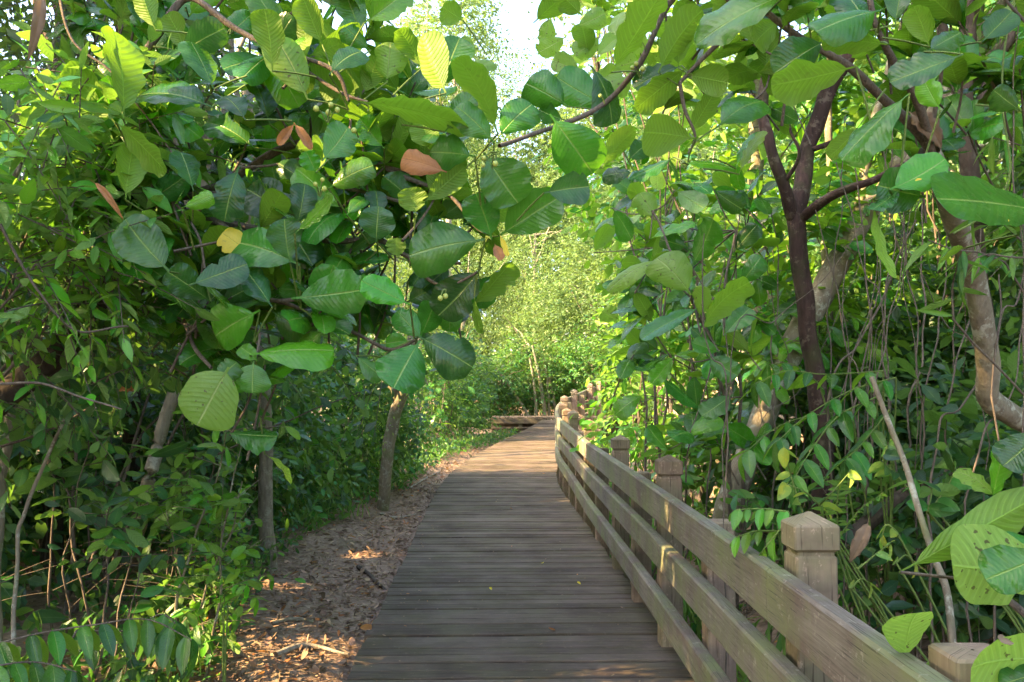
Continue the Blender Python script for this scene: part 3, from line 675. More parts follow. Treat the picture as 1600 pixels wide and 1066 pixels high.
q = np.concatenate([box(150, -120, 560, 300, 3.0, 4.4, 52), box(190, 250, 560, 480, 2.95, 4.2, 44), box(420, 40, 690, 330, 2.95, 4.0, 34), box(560, 180, 770, 330, 3.0, 3.8, 12), box(500, 330, 720, 480, 3.0, 3.7, 10), box(270, 430, 460, 580, 2.95, 3.9, 14), box(100, -60, 260, 200, 3.1, 4.2, 12)])
rosettes(mb['broad'], wood, q, nrm(np.array([.4, -.5, .6]) + rng.normal(size=(len(q), 3)) * .5), .175, 6, .60, tone=(-.15, 1.0), clear=VIEW + GLADE, sunny=False)
flush(mb, t, wood)
def oneleaf(parent, name, label, mat, x0, y0, x1, y1, w, Y, shape='obovate', sg=1, **k):
    b, tp = P(x0, y0, Y), P(x1, y1, Y - .03); ax = tp - b; L = np.linalg.norm(ax)
    n = nrm(np.array([0, 0, EYE]) - b) * sg + np.array([0, 0, .3])
    m = MB(); leaves(m, b[None], ax[None], n[None], L, w * Y / F, shape, 14, 8, **{**dict(curl=.12, fold=.12, wave=.03, edge=.2, stalk=.12), **k})
    o = m.build(name, M[mat], parent)
    if label: o['label'] = label
    return o
oneleaf(t, 'dying_leaf', 'orange brown leaf among green ones', 'brown', 690, 266, 622, 238, 46, 2.72, curl=.35, wave=.09, fold=.35, edge=.4)
oneleaf(t, 'dying_leaf', 'bright yellow leaf end behind a glossy leaf', 'yellow', 385, 392, 346, 362, 46, 2.9)
oneleaf(t, 'dying_leaf', 'small yellow curled leaf', 'yellow', 782, 370, 794, 400, 12, 2.8, fold=.6)
oneleaf(t, 'dying_leaf', 'withered brown hanging leaf', 'brown', 462, 196, 487, 232, 20, 2.8, fold=.7, wave=.1)
oneleaf(t, 'dying_leaf', 'withered brown hanging leaf', 'brown', 458, 196, 434, 226, 20, 2.82, fold=.7, wave=.1)
oneleaf(t, 'dying_leaf', 'reddish dry leaf tip', 'brown', 774, 384, 783, 406, 20, 2.8, fold=.5)
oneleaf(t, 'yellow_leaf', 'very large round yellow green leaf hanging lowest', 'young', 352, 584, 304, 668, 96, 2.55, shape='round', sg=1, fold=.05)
def ball_mesh(c, r):
    m = MB(); th, ph = np.meshgrid(np.linspace(0, 2 * np.pi, 13), np.linspace(0, np.pi, 9)); 
    v = np.stack([np.sin(ph) * np.cos(th), np.sin(ph) * np.sin(th), np.cos(ph) * 1.08], -1) * r + c
    i, j = np.meshgrid(np.arange(8), np.arange(12), indexing='ij'); f = np.stack([i * 13 + j, (i + 1) * 13 + j, (i + 1) * 13 + j + 1, i * 13 + j + 1], -1).reshape(-1, 4)
    m.add(v, f); return m
def fruits(parent, spots, Y):
    for x, y, sx, sy in spots:
        c = P(x, y, Y + rng.uniform(-.02, .02)); o = ball_mesh(c, rng.uniform(.0065, .0095)).build('fruit', M['fruit'], parent)
        st = MB(); e = P(sx, sy, Y + .02); tube(st, [c, (c + e) / 2 + [0, 0, .008], e], .002, .0025, 5, n=4); st.build('fruit_stalk', M['green_twig'], o)
fruits(t, [(494,170,510,190),(517,164,512,190),(513,176,511,192),(527,172,513,192),(493,288,498,306),(504,281,499,306),(507,295,500,308),(553,204,560,215),(688,466,695,452),(696,463,697,452),(755,258,775,240),(756,247,776,238),(774,256,776,240)], 2.68)

# ---- 2. the big-leaved tree on the right bank, its limbs fanning up out of a grey stem
t = thing('bank_tree', 'big-leaved tree on the right with a bent grey stem splitting into bare limbs', 'tree', (2.75, 4.0, gz(2.75, 4.0)))
tr = MB(); tube(tr, [np.array([2.9, 4.1, .3]), P(1640, 690, 4.0), P(1592, 655, 3.9), P(1546, 618, 3.8), P(1541, 565, 3.7), P(1522, 440, 3.5), P(1500, 360, 3.3), P(1470, 280, 3.1), P(1452, 235, 3.0)], .062, .036, 14, wob=.008, knob=.05); tr.build('trunk', M['bark_pale'], t)
RB = [([P(1452, 235, 3.0), P(1400, 175, 2.9), P(1330, 110, 2.8), P(1270, 70, 2.8), P(1190, 10, 2.8)], .017, .010), ([P(1456, 245, 3.0), P(1432, 150, 2.8), P(1400, 95, 2.7), P(1370, 40, 2.6), P(1355, -30, 2.6)], .016, .009),
      ([P(1452, 240, 3.0), P(1470, 130, 2.9), P(1465, 60, 2.8)], .009, .005), ([P(1190, 10, 2.8), P(1130, 60, 2.95), P(1080, 110, 3.0), P(1062, 130, 3.0)], .012, .006), ([P(1062, 130, 3.0), P(1070, 170, 3.0), P(1085, 210, 3.0), P(1075, 240, 3.0)], .007, .004),
      ([P(1190, 10, 2.8), P(1060, -10, 3.0), P(1000, 100, 3.1), P(945, 162, 3.2), P(870, 196, 3.1), P(780, 228, 2.9)], .013, .007), ([P(1470, 280, 3.1), P(1420, 300, 2.6), P(1400, 300, 2.3)], .010, .006), ([P(1500, 350, 3.3), P(1560, 340, 2.7), P(1625, 332, 2.2)], .011, .006)]
for pts, r0, r1 in RB:
    bm = MB(); tube(bm, pts, r0, r1, 8, wob=.010, knob=.12); bm.build('branch', M['twig'], t)
mb = mset('broad', 'young'); wood = MB()
ends = hero(mb, RTOP, (2.6, 3.1))
allp = np.concatenate([np.array(b[0]) for b in RB])
for e in ends:
    q = allp[np.argmin(np.linalg.norm(allp - e, axis=1))]; d = q - e; l = np.linalg.norm(d)
    if .02 < l < .9: tube(wood, [e, e + d * min(1, .08 / l) + [0, 0, -.012], e + d * min(1, .16 / l) + [0, 0, -.03]], .0028, .0034, 5, 1, n=3)
q = np.concatenate([box(1180, -160, 1700, 120, 2.7, 4.2, 30), box(1020, -160, 1240, 140, 3.3, 4.6, 22), box(1400, 60, 1700, 220, 3.2, 4.4, 10)])
rosettes(mb['broad'], wood, q, nrm(np.array([-.4, -.4, .7]) + rng.normal(size=(len(q), 3)) * .5), .20, 6, .60, tone=(-.1, .9), clear=VIEW + GLADE, sunny=False)
flush(mb, t, wood)
o = oneleaf(t, 'dead_leaf', 'large crumpled pinkish brown dead leaf caught in a fork', 'dry', 1425, 178, 1500, 222, 46, 2.9, shape='ovate', wave=.28, fold=.8, curl=.5, edge=.5, tw=.5)
fruits(t, [(998,60,1010,80),(994,100,1000,120),(1004,108,1002,125),(988,106,1000,122),(938,150,945,162)], 3.05)
for a, b_ in (((1430, 283), (1438, 279)), ((1568, 350), (1574, 344))):
    c = P(*a, 2.1); m = MB(); leaves(m, c[None], (P(*b_, 2.1) - c)[None], np.array([[0, -.6, .8]]), .018, .011, 'ellipse', 6, 4, stalk=0)
    tag(m.build('fallen_petal', M['yellow'], None, origin=c), 'small yellow petal lying on the %s big leaf at upper right' % ('rounded' if a[0] < 1500 else 'ribbed'), 'petal')

# ---- 3. the big-leaved plant leaning into the lower right corner
t = thing('broad_leaf_sapling', 'juvenile plant with huge pale ribbed leaves in the lower right corner behind the rail', 'plant', (2.2, 2.3, gz(2.2, 2.3)))
mb = mset('broad', 'young'); ends = hero(mb, RLOW, (1.9, 2.1))
sm = MB(); tube(sm, [(2.2, 2.3, -.1), (1.9, 2.25, .6), P(1560, 930, 2.2), P(1600, 780, 2.2), P(1625, 690, 2.2)], .016, .008, 8, wob=.01); sm.build('stem', M['twig'], t)
wood = MB()
for e in ends:
    tube(wood, [e, e + (np.array([1.55, 2.25, e[2] - .1]) - e) * .5, np.array([1.55, 2.25, e[2] - .12])], .004, .006, 6, n=4)
flush(mb, t, wood)
c = P(1576, 1000, 1.70); m = MB(); leaves(m, c[None], (P(1548, 1020, 1.66) - c)[None], np.array([[0, -.6, .8]]), .048, .030, 'ovate', 12, 6, curl=-.3, fold=.4, wave=.05, stalk=.25)
tag(m.build('fallen_leaf', M['dry'], None, origin=c), 'pale grey brown dry leaf resting on a big green leaf by the rail end', 'leaf')

# ---- 4. mid right, beyond the railing: big leaves in and out of the sun
t = thing('broad_leaf_shrub', 'broad-leaved shrub with one bright round sunlit leaf, beyond the railing', 'shrub', (1.35, 5.6, gz(1.35, 5.6)))
mb = mset('broad', 'young'); ends = hero(mb, RMID, (4.5, 5.4)); wood = MB()
for k, pts in enumerate(([(1.35, 5.6, -.2), P(1140, 700, 5.2), P(1115, 560, 5.0), P(1085, 470, 4.8), P(1020, 330, 5.2)], [(1.4, 5.7, -.2), P(1160, 620, 5.2), P(1130, 480, 5.0), P(1150, 360, 5.2)])):
    bm = MB(); tube(bm, pts, .016, .006, 7, wob=.02); bm.build('stem', M['twig'], t)
    for e in ends[k::2]:
        a = np.array(pts); q = a[np.argmin(np.linalg.norm(a - e, axis=1))]; tube(wood, [e, (e + q) / 2 + [0, 0, -.03], q], .003, .005, 5, n=3)
q = np.concatenate([box(960, 280, 1190, 560, 5.2, 6.6, 34), box(1060, 520, 1180, 700, 4.8, 5.8, 8)])
rosettes(mb['broad'], wood, q, nrm(np.array([-.3, -.5, .5]) + rng.normal(size=(len(q), 3)) * .5), .22, 5, .52, tone=(0, .9), clear=VIEW, shape='ellipse')
flush(mb, t, wood)
# ------------------------------------------------------------------ left side
def shrub_curtain(name, label, cat, root, boxes, n, L, mat, tl=.35, nl=9, ratio=.36, shape='lance', tone=(0, .9), drift=(.5, -.35, -.15), group=None, clear=VIEW, r=.003, stems=5, nv=5, droop=.45):
    t = thing(name, label, cat, (root[0], root[1], gz(*root[:2])), group)
    lf, wd = MB(), MB(); q = np.concatenate([box(*b, n) for b in boxes])
    d = nrm(np.array(drift) + rng.normal(size=(len(q), 3)) * .55)
    twigs(lf, wd, q, d, tl, nl, L, ratio, shape, tone=tone, droop=droop, nv=nv, clear=clear, r=r)
    lf.merge(wd, 1); lf.build('foliage', [M[mat], M['twig']], t)
    for k in range(stems):
        e = q[rng.integers(len(q))]; b = np.array([root[0] + rng.normal() * .15, root[1] + rng.normal() * .15, gz(*root[:2]) - .1])
        sm = MB(); tube(sm, [b, b * .6 + e * .4 + [rng.normal() * .1, 0, .35], e], .014, .004, 6, wob=.03); sm.build('stem', M['twig'], t)
    return t
shrub_curtain('drooping_shrub', 'dense shrub of narrow light green leaves, uppermost at the left edge', 'shrub', (-2.6, 3.3), [(-160, 90, 170, 340, 2.8, 3.7), (100, 150, 250, 330, 3.0, 3.7)], 90, .115, 'slim', tone=(.35, 1.15))
shrub_curtain('drooping_shrub', 'shrub with arching twigs and small yellowish leaves midway down the left edge', 'shrub', (-2.5, 3.0), [(-160, 320, 190, 480, 2.8, 3.6)], 120, .085, 'slim', tl=.42, tone=(.25, 1.1))
shrub_curtain('drooping_shrub', 'dark small-leaved shrub filling the left edge below the arching twigs', 'shrub', (-2.9, 3.6), [(-160, 450, 270, 640, 3.3, 4.4)], 150, .085, 'shade', tone=(0, .7), ratio=.45, shape='ellipse')
shrub_curtain('climbing_shrub', 'twiggy small-leaved shrub with sun glinting through, in the upper left corner', 'shrub', (-4.2, 5.5), [(-200, -160, 330, 150, 4.4, 6.2)], 330, .075, 'tree', tl=.45, tone=(0, .9), ratio=.5, shape='ellipse', nv=3)
shrub_curtain('climbing_shrub', 'shadowy shrub behind the branches of the overhanging tree', 'shrub', (-3.0, 6.0), [(120, 120, 640, 620, 5.6, 7.4)], 330, .11, 'shade', tl=.45, tone=(0, .6), ratio=.5, shape='ellipse', nv=3)

# trunks: label, base (x, y), photo points (px, py, depth), radii, bark, crown centre, crown radius
def tree(name, label, pts, r0, r1, bark, crown=None, cr=(1.5, 1.5, 1.2), nt=220, L=.12, mat='tree', nl=9, ratio=.45, group=None, tone=(0, 1), limbs=7, clear=VIEW + GLADE, tl=.55, nv=2, cat='tree', sides=12, shape='ellipse', sunny=True, low=True):
    pts = [np.asarray(p, float) for p in pts]
    b = pts[0]; t = thing(name, label, cat, (b[0], b[1], gz(b[0], b[1])), group)
    p0 = np.array([b[0], b[1], gz(b[0], b[1]) - .15])
    tr = MB(); c = tube(tr, ([p0] if b[2] > p0[2] + .05 else []) + pts, r0, r1, sides, wob=.012, knob=.04); tr.build('trunk', M[bark], t)
    if crown is None: return t
    crown = np.asarray(crown, float); lf, wd = MB(), MB()
    ends, d = ball(crown, np.asarray(cr) * .75, limbs, .5)
    for e in ends:
        s = c[int(len(c) * rng.uniform(.6, .99))]
        bm = MB(); tube(bm, [s, s * .5 + e * .5 + [0, 0, rng.uniform(0, .3)], e], r1 * .7, .008, 6, wob=.03); bm.build('branch', M[bark], t)
    q, d = clump(crown, cr, max(6, nt // (14 if nt < 700 else 30)), 14 if nt < 700 else 30, np.mean(cr) * (.20 if nt < 700 else .155))
    twigs(lf, wd, q, d, tl, nl, L, ratio, shape, tone=tone, droop=.35, nv=nv, clear=clear, r=.004, sunny=sunny, stem=nv > 2)
    lf.merge(wd, 1); lf.build('crown', [M[mat], M['twig']], t)
    return t
def fl(px, py):      # where a pixel's ray meets the ground of the left side
    for Y in np.arange(3, 30, .05):
        p = P(px, py, Y)
        if p[2] < zground(p[0:1], p[1:2])[0]: return p
    return p
tree('slender_tree', 'slim grey-barked tree standing at the edge of the leaf litter on the left', [fl(421, 893), P(415, 780, 7.75), P(414, 640, 7.7), P(404, 500, 7.7), P(398, 380, 7.7), P(385, 120, 7.6)], .066, .045, 'bark_grey', P(350, -150, 7.4), (1.6, 1.4, .9), 150, .14)
tree('slender_tree', 'slim pale-mottled leaning tree at the hedge with a tuft of fine leaves tinted sunlit yellow', [fl(598, 797), P(604, 730, 11.5), P(616, 650, 11.4), P(632, 600, 11.3), P(650, 500, 11.3)], .085, .066, 'bark_pale', P(618, 600, 11.3), (.60, .5, .30), 230, .055, 'young', tone=(.2, 1.3), ratio=.3, clear=[], sunny=False)  # tuft coloured brighter to look sunlit
tree('slender_tree', 'leaning dark slim tree in the undergrowth left of the litter', [fl(203, 905), P(225, 790, 5.6), P(250, 690, 5.6), P(275, 600, 5.6), P(300, 470, 5.5), P(330, 200, 5.4)], .046, .034, 'bark_grey', P(250, -160, 5.2), (1.3, 1.2, .6), 100, .12)
tree('pole_tree', 'thin pale pole-like trunk at the left edge catching the sun', [np.append(P(-2, 900, 4.3)[:2], -.1), P(0, 800, 4.3), P(8, 700, 4.3), P(20, 590, 4.3), P(28, 480, 4.3)], .026, .020, 'bark_pale', P(10, 60, 4.6), (.8, .6, .5), 40, .1)
tree('forest_tree', 'dark trunk in the upper left corner, farther left of two', [np.append(P(85, 640, 7.0)[:2], 0), P(85, 640, 7.0), P(92, 300, 7.0), P(100, 120, 7.0), P(95, -100, 7.0)], .085, .06, 'bark_dark', P(40, -250, 7.5), (2, 1.6, 1.0), 150, .12)
tree('forest_tree', 'dark trunk in the upper left corner, nearer the overhanging branches', [np.append(P(210, 640, 7.6)[:2], 0), P(205, 640, 7.6), P(198, 300, 7.6), P(200, 100, 7.6), P(205, -100, 7.6)], .075, .055, 'bark_dark', P(200, -260, 7.8), (2, 1.6, 1.0), 150, .12)

# saplings of the understorey
def sapling(name, label, x, y, h, ns, L, mat='shade', tone=(0, .8), ratio=.42, shape='ellipse', spread=.13, nt=13, nl=6, lean=(0, 0), group='saplings in the undergrowth on the left', r=.008, bark='twig', tl=.35, nv=5, clear=CLEAR + VIEW + [[(398, 600), (436, 600), (440, 900), (405, 900)]], h0=.3, droop=.35):
    z = gz(x, y); t = thing(name, label, 'sapling', (x, y, z), group); lf, wd = MB(), MB()
    for k in range(ns):
        b = np.array([x + rng.normal() * .09, y + rng.normal() * .09, z - .06])
        e = np.array([x + lean[0] + rng.normal() * spread, y + lean[1] + rng.normal() * spread, z + h * rng.uniform(.7, 1.05)])
        sm = MB(); c = tube(sm, [b, b * .55 + e * .45 + [rng.normal() * .025, rng.normal() * .025, 0], e], r * rng.uniform(.7, 1.2), r * .35, 7, wob=.035, knob=.15); sm.build('stem', M[bark], t)
        ii = (len(c) * rng.uniform(h0, 1, nt)).astype(int).clip(0, len(c) - 1)
        d = rng.normal(size=(nt, 3)); d[:, 2] = np.abs(d[:, 2]) * .35 + .15; d = nrm(d)
        twigs(lf, wd, c[ii], d, tl, nl, L, ratio, shape, tone=tone, droop=droop, nv=nv, clear=clear, r=.0025)
    lf.merge(wd, 1); lf.build('foliage', [M[mat], M[bark]], t); return t
SAP = [('multi-stemmed sapling with sunlit tan stems beside the litter', -1.78, 5.0, 1.35, 4, .11, dict(spread=.16, mat='slim', tone=(.4, 1.1), r=.010, bark='bark_pale', nt=15, h0=.12)),
 ('sapling with glossy hanging leaves left of the sunlit stems', -2.3, 4.9, 1.7, 3, .17, dict()), ('spreading dark sapling at the foot of the left edge', -2.75, 4.6, 1.5, 3, .18, dict()),
 ('low leafy sapling in front of the leaning dark tree', -2.15, 5.6, 1.1, 3, .15, dict()), ('tall thin sapling behind the sunlit stems', -2.2, 6.4, 2.3, 4, .13, dict()),
 ('tall dark sapling beside the leaning dark tree', -2.9, 6.2, 2.4, 3, .17, dict()), ('sapling with broad drooping leaves deep in the left undergrowth', -3.6, 6.8, 2.2, 5, .16, dict()),
 ('bushy sapling near the foot of the slim grey-barked tree', -2.55, 7.4, 1.5, 5, .12, dict()), ('thin sapling at the far left edge with small leaves', -3.2, 5.0, 2.0, 4, .10, dict(mat='slim')),
 ('short bright green sapling at the litter edge', -1.95, 6.0, .7, 4, .09, dict(mat='slim', tone=(.3, 1))), ('dark bush-like sapling behind the slim grey-barked tree', -3.0, 8.6, 2.0, 6, .13, dict()),
 ('slim sapling leaning toward the litter from the left', -2.0, 4.4, 1.0, 3, .11, dict(lean=(.15, 0)))]
for lab, x, y, h, ns, L, kw in SAP: sapling('sapling', lab, x, y, h, ns, L, **kw)
q = P(45, 900, 3.7); tree('pole_tree', 'thin bare whip of a stem rising from the lower left corner', [np.append(q[:2], -.1), P(22, 880, 3.7), P(38, 800, 3.7), P(70, 720, 3.7), P(110, 640, 3.7)], .011, .007, 'bark_pale')

# low twig of hanging pinnate leaflets in the bottom left corner
def frond(lf, st, pts, n, L, ratio=.36, shape='ovate', tone=(.2, .7), droop=.55, r=.004, pairs=True, drop=None, nv=8, nu=4, end=True, ang=.8, mat=0):
    c = tube(st, pts, r, r * .5, 6, n=8); m = len(c); B, A, N = [], [], []
    tt = np.linspace(.12, 1, n)
    for k, tq in enumerate(tt):
        i = min(int(tq * (m - 1)), m - 2); T = nrm(c[i + 1] - c[i]); S = nrm(np.cross(T, [0, 0, 1])); up = np.cross(S, T)
        for sg in ((1, -1) if pairs else ((1,) if k % 2 else (-1,))):
            a = T * (1 - ang * .7) + S * sg * ang + np.array([0, 0, -droop]) + rng.normal(size=3) * .12
            B.append(c[i]); A.append(nrm(a)); N.append(up + S * sg * .2 + rng.normal(size=3) * .15)
    if end: B.append(c[-1]); A.append(nrm(c[-1] - c[-2] + [0, 0, -.2])); N.append([0, 0, 1])
    B, A, N = np.array(B), np.array(A), np.array(N); l = L * rng.uniform(.75, 1.15, len(B))
    leaves(lf, B, A, N, l, l * ratio * rng.uniform(.9, 1.1, len(B)), shape, nv, nu, curl=rng.uniform(.05, .3, len(B)), fold=rng.uniform(.1, .4, len(B)), wave=.02, stalk=.08, tone=rng.uniform(*tone, len(B)), mat=mat)
def fronds(name, label, cat, root, lst, mat, stem='green_twig', L=.1, group=None, **kw):
    t = thing(name, label, cat, (root[0], root[1], gz(*root)), group); lf = MB()
    for pts, n in lst:
        st = MB(); frond(lf, st, pts, n, L, **kw)
        b = np.array([root[0], root[1], gz(*root) - .05]); p = np.asarray(pts[0], float)
        tube(st, [b, (b + p) / 2 + [0, 0, .1], p], .006, .004, 6, wob=.01); st.build('stem', M[stem], t)
    lf.build('foliage', M[mat], t); return t
fronds('drooping_plant', 'low dark glossy plant with drooping paired leaflets in the bottom left corner', 'plant', (-1.75, 2.9),
       [([P(-40, 1015, 2.9), P(60, 990, 2.95), P(150, 976, 3.0), P(230, 968, 3.0), P(300, 1000, 2.95)], 9), ([P(-60, 1060, 2.8), P(0, 1040, 2.85), P(60, 1035, 2.9), P(120, 1050, 2.9)], 6), ([P(120, 985, 3.1), P(200, 985, 3.1), P(250, 960, 3.1), P(275, 975, 3.0)], 5)], 'broad', 'twig', L=.15, tone=(.05, .55), droop=.9, ratio=.38)
fronds('drooping_plant', 'small bright leaved seedling at the edge of the litter below the sunlit stems', 'plant', (-1.45, 4.6),
       [([P(350, 930, 4.6), P(365, 915, 4.55), P(385, 915, 4.5)], 4), ([P(345, 945, 4.6), P(340, 905, 4.6), P(330, 880, 4.6)], 4), ([P(355, 940, 4.6), P(380, 930, 4.55), P(400, 935, 4.5)], 4)], 'slim', L=.085, tone=(.6, 1.1), droop=.2)

for k, (x, y, h, lab) in enumerate([(-3.9, 5.6, 2.2, 'dense dark bush in the deep shade at the left edge'), (-3.6, 7.6, 2.4, 'dense dark bush behind the leaning dark tree'), (-4.8, 6.8, 2.6, 'dark thicket bush far back at the left edge'), (-3.9, 9.0, 2.4, 'dark thicket bush behind the slim grey-barked tree'), (-5.2, 8.6, 2.8, 'tall dark thicket bush at the back of the left undergrowth'), (3.15, 5.6, 1.15, 'low dark bush among the thin lianas on the bank'), (2.55, 4.55, .75, 'lowest dark bush, on the bank behind the slanting pale whip'), (4.3, 6.8, 2.2, 'dark bush higher on the bank at the right edge'), (2.9, 7.6, 1.6, 'dark bush at the foot of the leaning pale trunk'), (3.9, 8.4, 2.2, 'dark bush on the bank far behind the thin lianas'), (5.2, 8.0, 2.2, 'dark bush at the crest of the bank on the far right'), (-1.2, 28.9, 2.2, 'dark bush left of the cross walk'), (.2, 30.4, 3.0, 'tall dark bush behind the open side of the cross walk'), (1.9, 30.2, 3.0, 'tall dark bush behind the slim tan stems'), (3.6, 29.6, 2.6, 'dark bush right of the slim tan stems')]):
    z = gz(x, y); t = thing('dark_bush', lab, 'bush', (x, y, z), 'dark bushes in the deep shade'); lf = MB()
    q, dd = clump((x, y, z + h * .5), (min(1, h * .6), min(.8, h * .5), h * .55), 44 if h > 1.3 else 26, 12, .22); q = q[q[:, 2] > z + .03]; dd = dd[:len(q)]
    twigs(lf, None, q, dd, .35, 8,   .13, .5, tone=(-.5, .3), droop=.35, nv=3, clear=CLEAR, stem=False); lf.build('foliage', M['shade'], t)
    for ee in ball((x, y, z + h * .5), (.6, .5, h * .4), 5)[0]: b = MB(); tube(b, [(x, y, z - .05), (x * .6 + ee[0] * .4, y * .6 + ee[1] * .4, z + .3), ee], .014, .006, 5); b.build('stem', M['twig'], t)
# the dark hedge along the litter, shrub by shrub
HED = [(-2.95, 9.2, 1.0, 1.9, 'shade', .10, 'dark shrub at the near end of the hedge right behind the slim grey-barked tree'), (-2.9, 10.2, 1.0, 1.9, 'shade', .12, 'rounded shrub in the hedge left of the pale-mottled leaning tree'), (-2.6, 11.9, .85, 1.7, 'shade', .10, 'leafy shrub at the foot of the pale-mottled leaning tree'),
 (-2.6, 12.6, 1.0, 1.9, 'shade', .12, 'shrub in the hedge just right of the pale-mottled leaning tree'), (-2.25, 13.8, .8, 1.5, 'shade', .11, 'shrub with small bluish leaves in the middle of the hedge'), (-2.3, 15.2, .9, 1.9, 'shade', .11, 'mid green shrub in the farther half of the hedge'),
 (-2.1, 16.8, .9, 2.0, 'shade', .11, 'dark shrub in the farther half of the hedge'), (-2.0, 18.6, .9, 1.8, 'shade', .11, 'shrub near the far end of the hedge'), (-1.8, 20.6, .9, 2.0, 'shade', .11, 'light shrub close to the far end of the hedge'),
 (-1.75, 22.8, .9, 2.1, 'shade', .11, 'last shrub of the hedge before the cross walk'), (-1.7, 24.9, .9, 1.9, 'shade', .11, 'shrub beside the dark open side of the cross walk')]
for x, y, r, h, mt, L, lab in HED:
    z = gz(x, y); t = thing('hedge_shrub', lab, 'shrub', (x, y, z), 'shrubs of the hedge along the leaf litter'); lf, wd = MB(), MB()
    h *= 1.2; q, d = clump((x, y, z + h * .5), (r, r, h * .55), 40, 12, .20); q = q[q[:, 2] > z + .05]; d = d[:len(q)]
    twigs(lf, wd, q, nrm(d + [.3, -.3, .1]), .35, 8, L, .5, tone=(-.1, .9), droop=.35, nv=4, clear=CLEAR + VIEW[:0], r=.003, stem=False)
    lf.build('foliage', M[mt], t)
    k = 6; e, dd = ball((x, y, z + h * .6), (r * .7, r * .7, h * .3), k)
    for ee in e: b = MB(); tube(b, [(x, y, z - .05), (x * .6 + ee[0] * .4, y * .6 + ee[1] * .4, z + .35), ee], .012, .005, 5); b.build('stem', M['twig'], t)
    if mt == 'shade' or y < 16:        # a few larger pale leaves stand out of the hedge
        lf2 = MB(); q2, d2 = ball((x + r * .45, y - r * .5, z + h * .6), (r * .5, r * .35, h * .5), 12); q2 = q2[clearkeep(q2, CLEAR)]
        for q_ in range(len(q2)): lf2 = MB(); leaves(lf2, q2[q_:q_+1], nrm(rng.normal(size=(1, 3)) + [.4, -.2, -.3]), nrm(rng.normal(size=(1, 3)) * .4 + [.2, -.6, .7]), rng.uniform(.15, .24), .12, 'ellipse', 8, 4, curl=.2, fold=.2, tone=rng.uniform(.4, 1)); lf2.build('large_leaf', M['broad'], t)

# small trees behind the hedge and above it
LT = [(-4.2, 11.5, 3.2, (1.5, 1.4, 1.5), 'shade', 'small bushy tree rising behind the near end of the hedge'), (-3.9, 14.5, 3.4, (1.5, 1.6, 1.6), 'tree', 'fine-leaved tree behind the middle of the hedge'), (-3.6, 17.5, 3.6, (1.4, 1.6, 1.8), 'tree', 'olive green tree behind the farther half of the hedge'),
 (-3.2, 20.5, 3.6, (1.4, 1.5, 1.7), 'tree', 'small tree left of the far bend, behind the hedge'), (-2.9, 24.0, 3.6, (1.3, 1.5, 1.6), 'tree', 'tree overhanging the left end of the cross walk'), (-5.6, 9.5, 3.8, (1.8, 1.6, 2.0), 'shade', 'dense dark tree deep behind the overhanging tree'),
 (-2.4, 22.5, 10.2, (2.1, 2.2, 2.6), 'sunny', 'tall sunlit yellowish tree above the glade, left of the bright sky gap'), (-1.75, 24.0, 10.8, (1.6, 1.8, 2.6), 'tree', 'sunlit yellow crown peeping above the overhanging leaves'), (-6.0, 27.5, 5.6, (2.0, 2.2, 2.6), 'tree', 'broad tree added for shade, set back left of the cross walk'), (-6.5, 23.0, 5.4, (2.0, 2.2, 2.6), 'tree', 'broad tree added for shade, set back behind the far half of the hedge'), (-6.8, 17.0, 7.5, (2.4, 2.6, 2.4), 'tree', 'tall tree far behind the overhanging branches'), (-1.9, 29.5, 3.0, (1.6, 1.4, 1.6), 'tree', 'bushy tree behind the cross walk to its left')]  # two broad set-back trees added to shade the far bushes
for x, y, zc, cr, mt, lab in LT:
    z = gz(x, y); tree('forest_tree', lab, [(x, y, z - .1), (x + rng.normal() * .15, y, z + zc * .4), (x + rng.normal() * .2, y, zc)], .07 + .006 * zc, .04, 'bark_grey', (x, y, zc), cr, int((230 if zc < 8 else 700) * cr[0]), .13, mt, nl=8, group='trees behind the hedge on the left', tone=(0, 1))

# ------------------------------------------------------------------ far end of the way
FT = [(.6, 31.0, 3.0, (2.2, 1.8, 2.2), 'sunny', 'pale sunlit feathery tree at the end of the view'), (3.0, 32.0, 4.2, (2.2, 2, 2.8), 'sunny', 'sunlit yellow green tree right of the end of the view'), (-1.4, 34.0, 5.4, (2.4, 2, 3.0), 'sunny', 'sunlit tree left of the end of the view'),
 (5.6, 31.0, 5.0, (2.4, 2, 3.4), 'tree', 'leafy tree behind the far railing'), (.2, 43.0, 11.5, (4.2, 2, 6.8), 'sunny', 'tall feathery sunlit tree closing the bottom of the sky gap'), (1.0, 38.0, 8.0, (3.4, 2, 5.2), 'sunny', 'tall pale tree under the bright sky gap'), (-4.9, 37.0, 11, (3.2, 2.4, 6.5), 'tree', 'tall dense tree left of the sky gap'), (6.8, 38.0, 11.5, (3.2, 2.4, 7), 'sunny', 'tall yellow tree right of the sky gap'),
 (2.6, 29.6, 1.9, (1.3, .9, 1.1), 'shade', 'green bush right behind the cross walk'), (-.4, 29.4, 1.7, (1.2, .8, 1.2), 'shade', 'dark bush behind the open side of the cross walk')]
for x, y, zc, cr, mt, lab in FT:
    z = gz(x, y); tree('far_tree', lab, [(x, y, z - .1), (x + rng.normal() * .3, y, z + zc * .5), (x, y, zc)], .12, .06, 'bark_pale', (x, y, zc), cr, int(620 * cr[0] * (cr[2] / 2) ** .5), .13, mt, nl=10, group='sunlit trees beyond the end of the boardwalk', tone=(0, 1), clear=GLADE, tl=.6)
